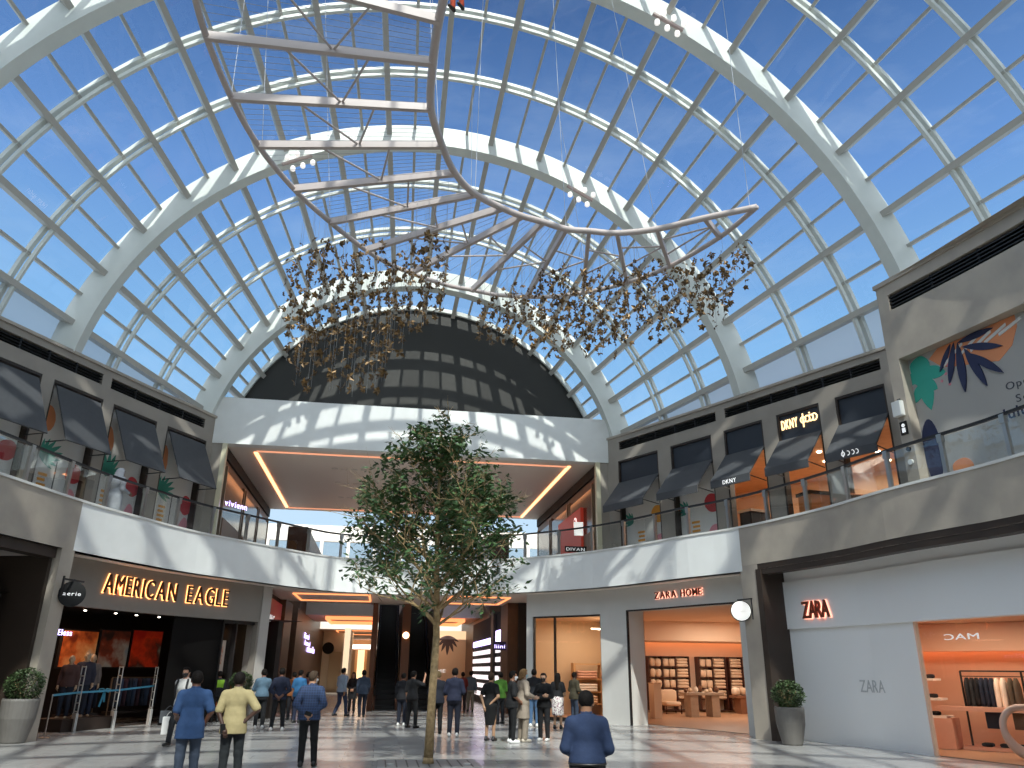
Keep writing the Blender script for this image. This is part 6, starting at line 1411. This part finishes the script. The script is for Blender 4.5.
P(534,727,669,-8,'man in a black jacket and blue jeans behind the masked staff','15181f','5f85b0',arms=('down','front'),sleeve=.96,hem=.88,skin='8a5c44',shoes='dcdad5')
P(544,741,673,160,'woman in black with folded arms and a black face mask, facing the camera','141417','1a1a1e',arms=('crossed','crossed'),sleeve=.94,fem=1,hem=.84,skin='c89a7c',mask='131315',hair='15110f',shoes='dad8d4')
P(558,729,673,-12,'woman with long black hair, a black top and a white floral skirt','131316',None,arms=('bent','bent'),sleeve=.4,fem=1,hem=.98,skin='c09474',hairlen=.36,skirt=(floral('floral_cloth'),.42,.2),shoes='141416')
P(575,724,672,-50,'man in an olive jacket standing at the tall shop glass','4d4630','3d4b60',arms=('front','bent'),sleeve=.96,hem=.82,skin='5a3c2c')
P(214,722,671,15,'person in a bright yellow green vest by the poster in the dark shop','1d1d22','1d1d22',arms=('down','down'),sleeve=.9,skin='7a4e3a',vest='a6e03a',h=.014)
P(372,704,673,180,'small dark figure deep in the corridor left of the escalator','1d1c20','1d1c20',arms=('down','down'),sleeve=.9,skin='9a6a50',h=.016)
P(269,713,672,0,'dark figure at the lit panel beside the grey column','22222a','22222a',arms=('front','front'),sleeve=.9,skin='8a5c44',h=.015)
# --- man in white on the balcony
k_=atY(117,500,22.6); s_,_=C1.hit(117,500,1.3); k_=C1.at(s_,1.35); kp=np.array([k_[0],k_[1],HF])
person(tuple(kp),float(np.clip(height_at(kp,118,464)-HF,1.6,1.9)),face_dir(kp,-55),'man in a white robe and white headscarf standing behind the balcony glass','e6e6ea',None,arms=('down','bent'),sleeve=.97,hem=.6,skin='a8765a',hair=None,cap='ececef',skirt=('e6e6ea',.1,.23),shoes='cfcfcf')
# --- rope access worker under the glass
wp=atY(459,13,14.5); rtw=person(tuple(wp),1.74,2.6,'rope worker in orange hanging high under the glass roof','d8502a','d8502a',arms=('raised','raised'),sleeve=.95,skin='8a5c44',legs={1:((.095,0,.92),(.11,.16,.55),(.11,.1,.13)),-1:((-.095,0,.92),(-.11,.12,.53),(-.11,.04,.12))})
m=MB(); u_,v_=uv(wp); m.tube([wp+[0,0,1.3],[wp[0],wp[1],ZC+math.sqrt(Rf(v_)**2-u_**2)-.1]],.015,5); m.build('climbing_rope',mat('rope_dark','23252c',.7),label='taut dark rope holding the worker in orange',cat='rope')
# --- mannequins in the clothes shop
for k,(x,yh,tc_,bc_,lb) in enumerate(((68,655,'6a4a44','2c3446','mannequin in a pinkish brown top, nearest the left stone pillar'),(86,652,'3a3a4c','2c3446','mannequin in a dark checked shirt, middle of the three'),(95,654,'8a7a74','2f3a52','mannequin in a grey top, right of the three'))):
    s_=C1.hit(x,690,1.7)[0]; pp=C1.at(s_,1.75+.1*k); base=.32; q=np.array([pp[0],pp[1],base])
    person(tuple(q),float(height_at(q,x,yh)-base),face_dir(q,165+10*k),lb,tc_,bc_,arms=('down','down'),sleeve=.9,skin='c9a988',hair=None,mann=True,cat='mannequin',name='mannequin',h=.014,shoes=None,group=None)
s_=C1.hit(82,690,1.8)[0]; o,ex,ey,ez=fr(C1,s_,1.8); m=MB(); m.frame(o,ex,ey,ez,(-1.0,-.45,.002),(1.0,.6,.32)); m.build('display_plinth',mat('dark_wood_plinth','2f2119',.6),label='low dark wooden plinth under the three mannequins',cat='plinth')
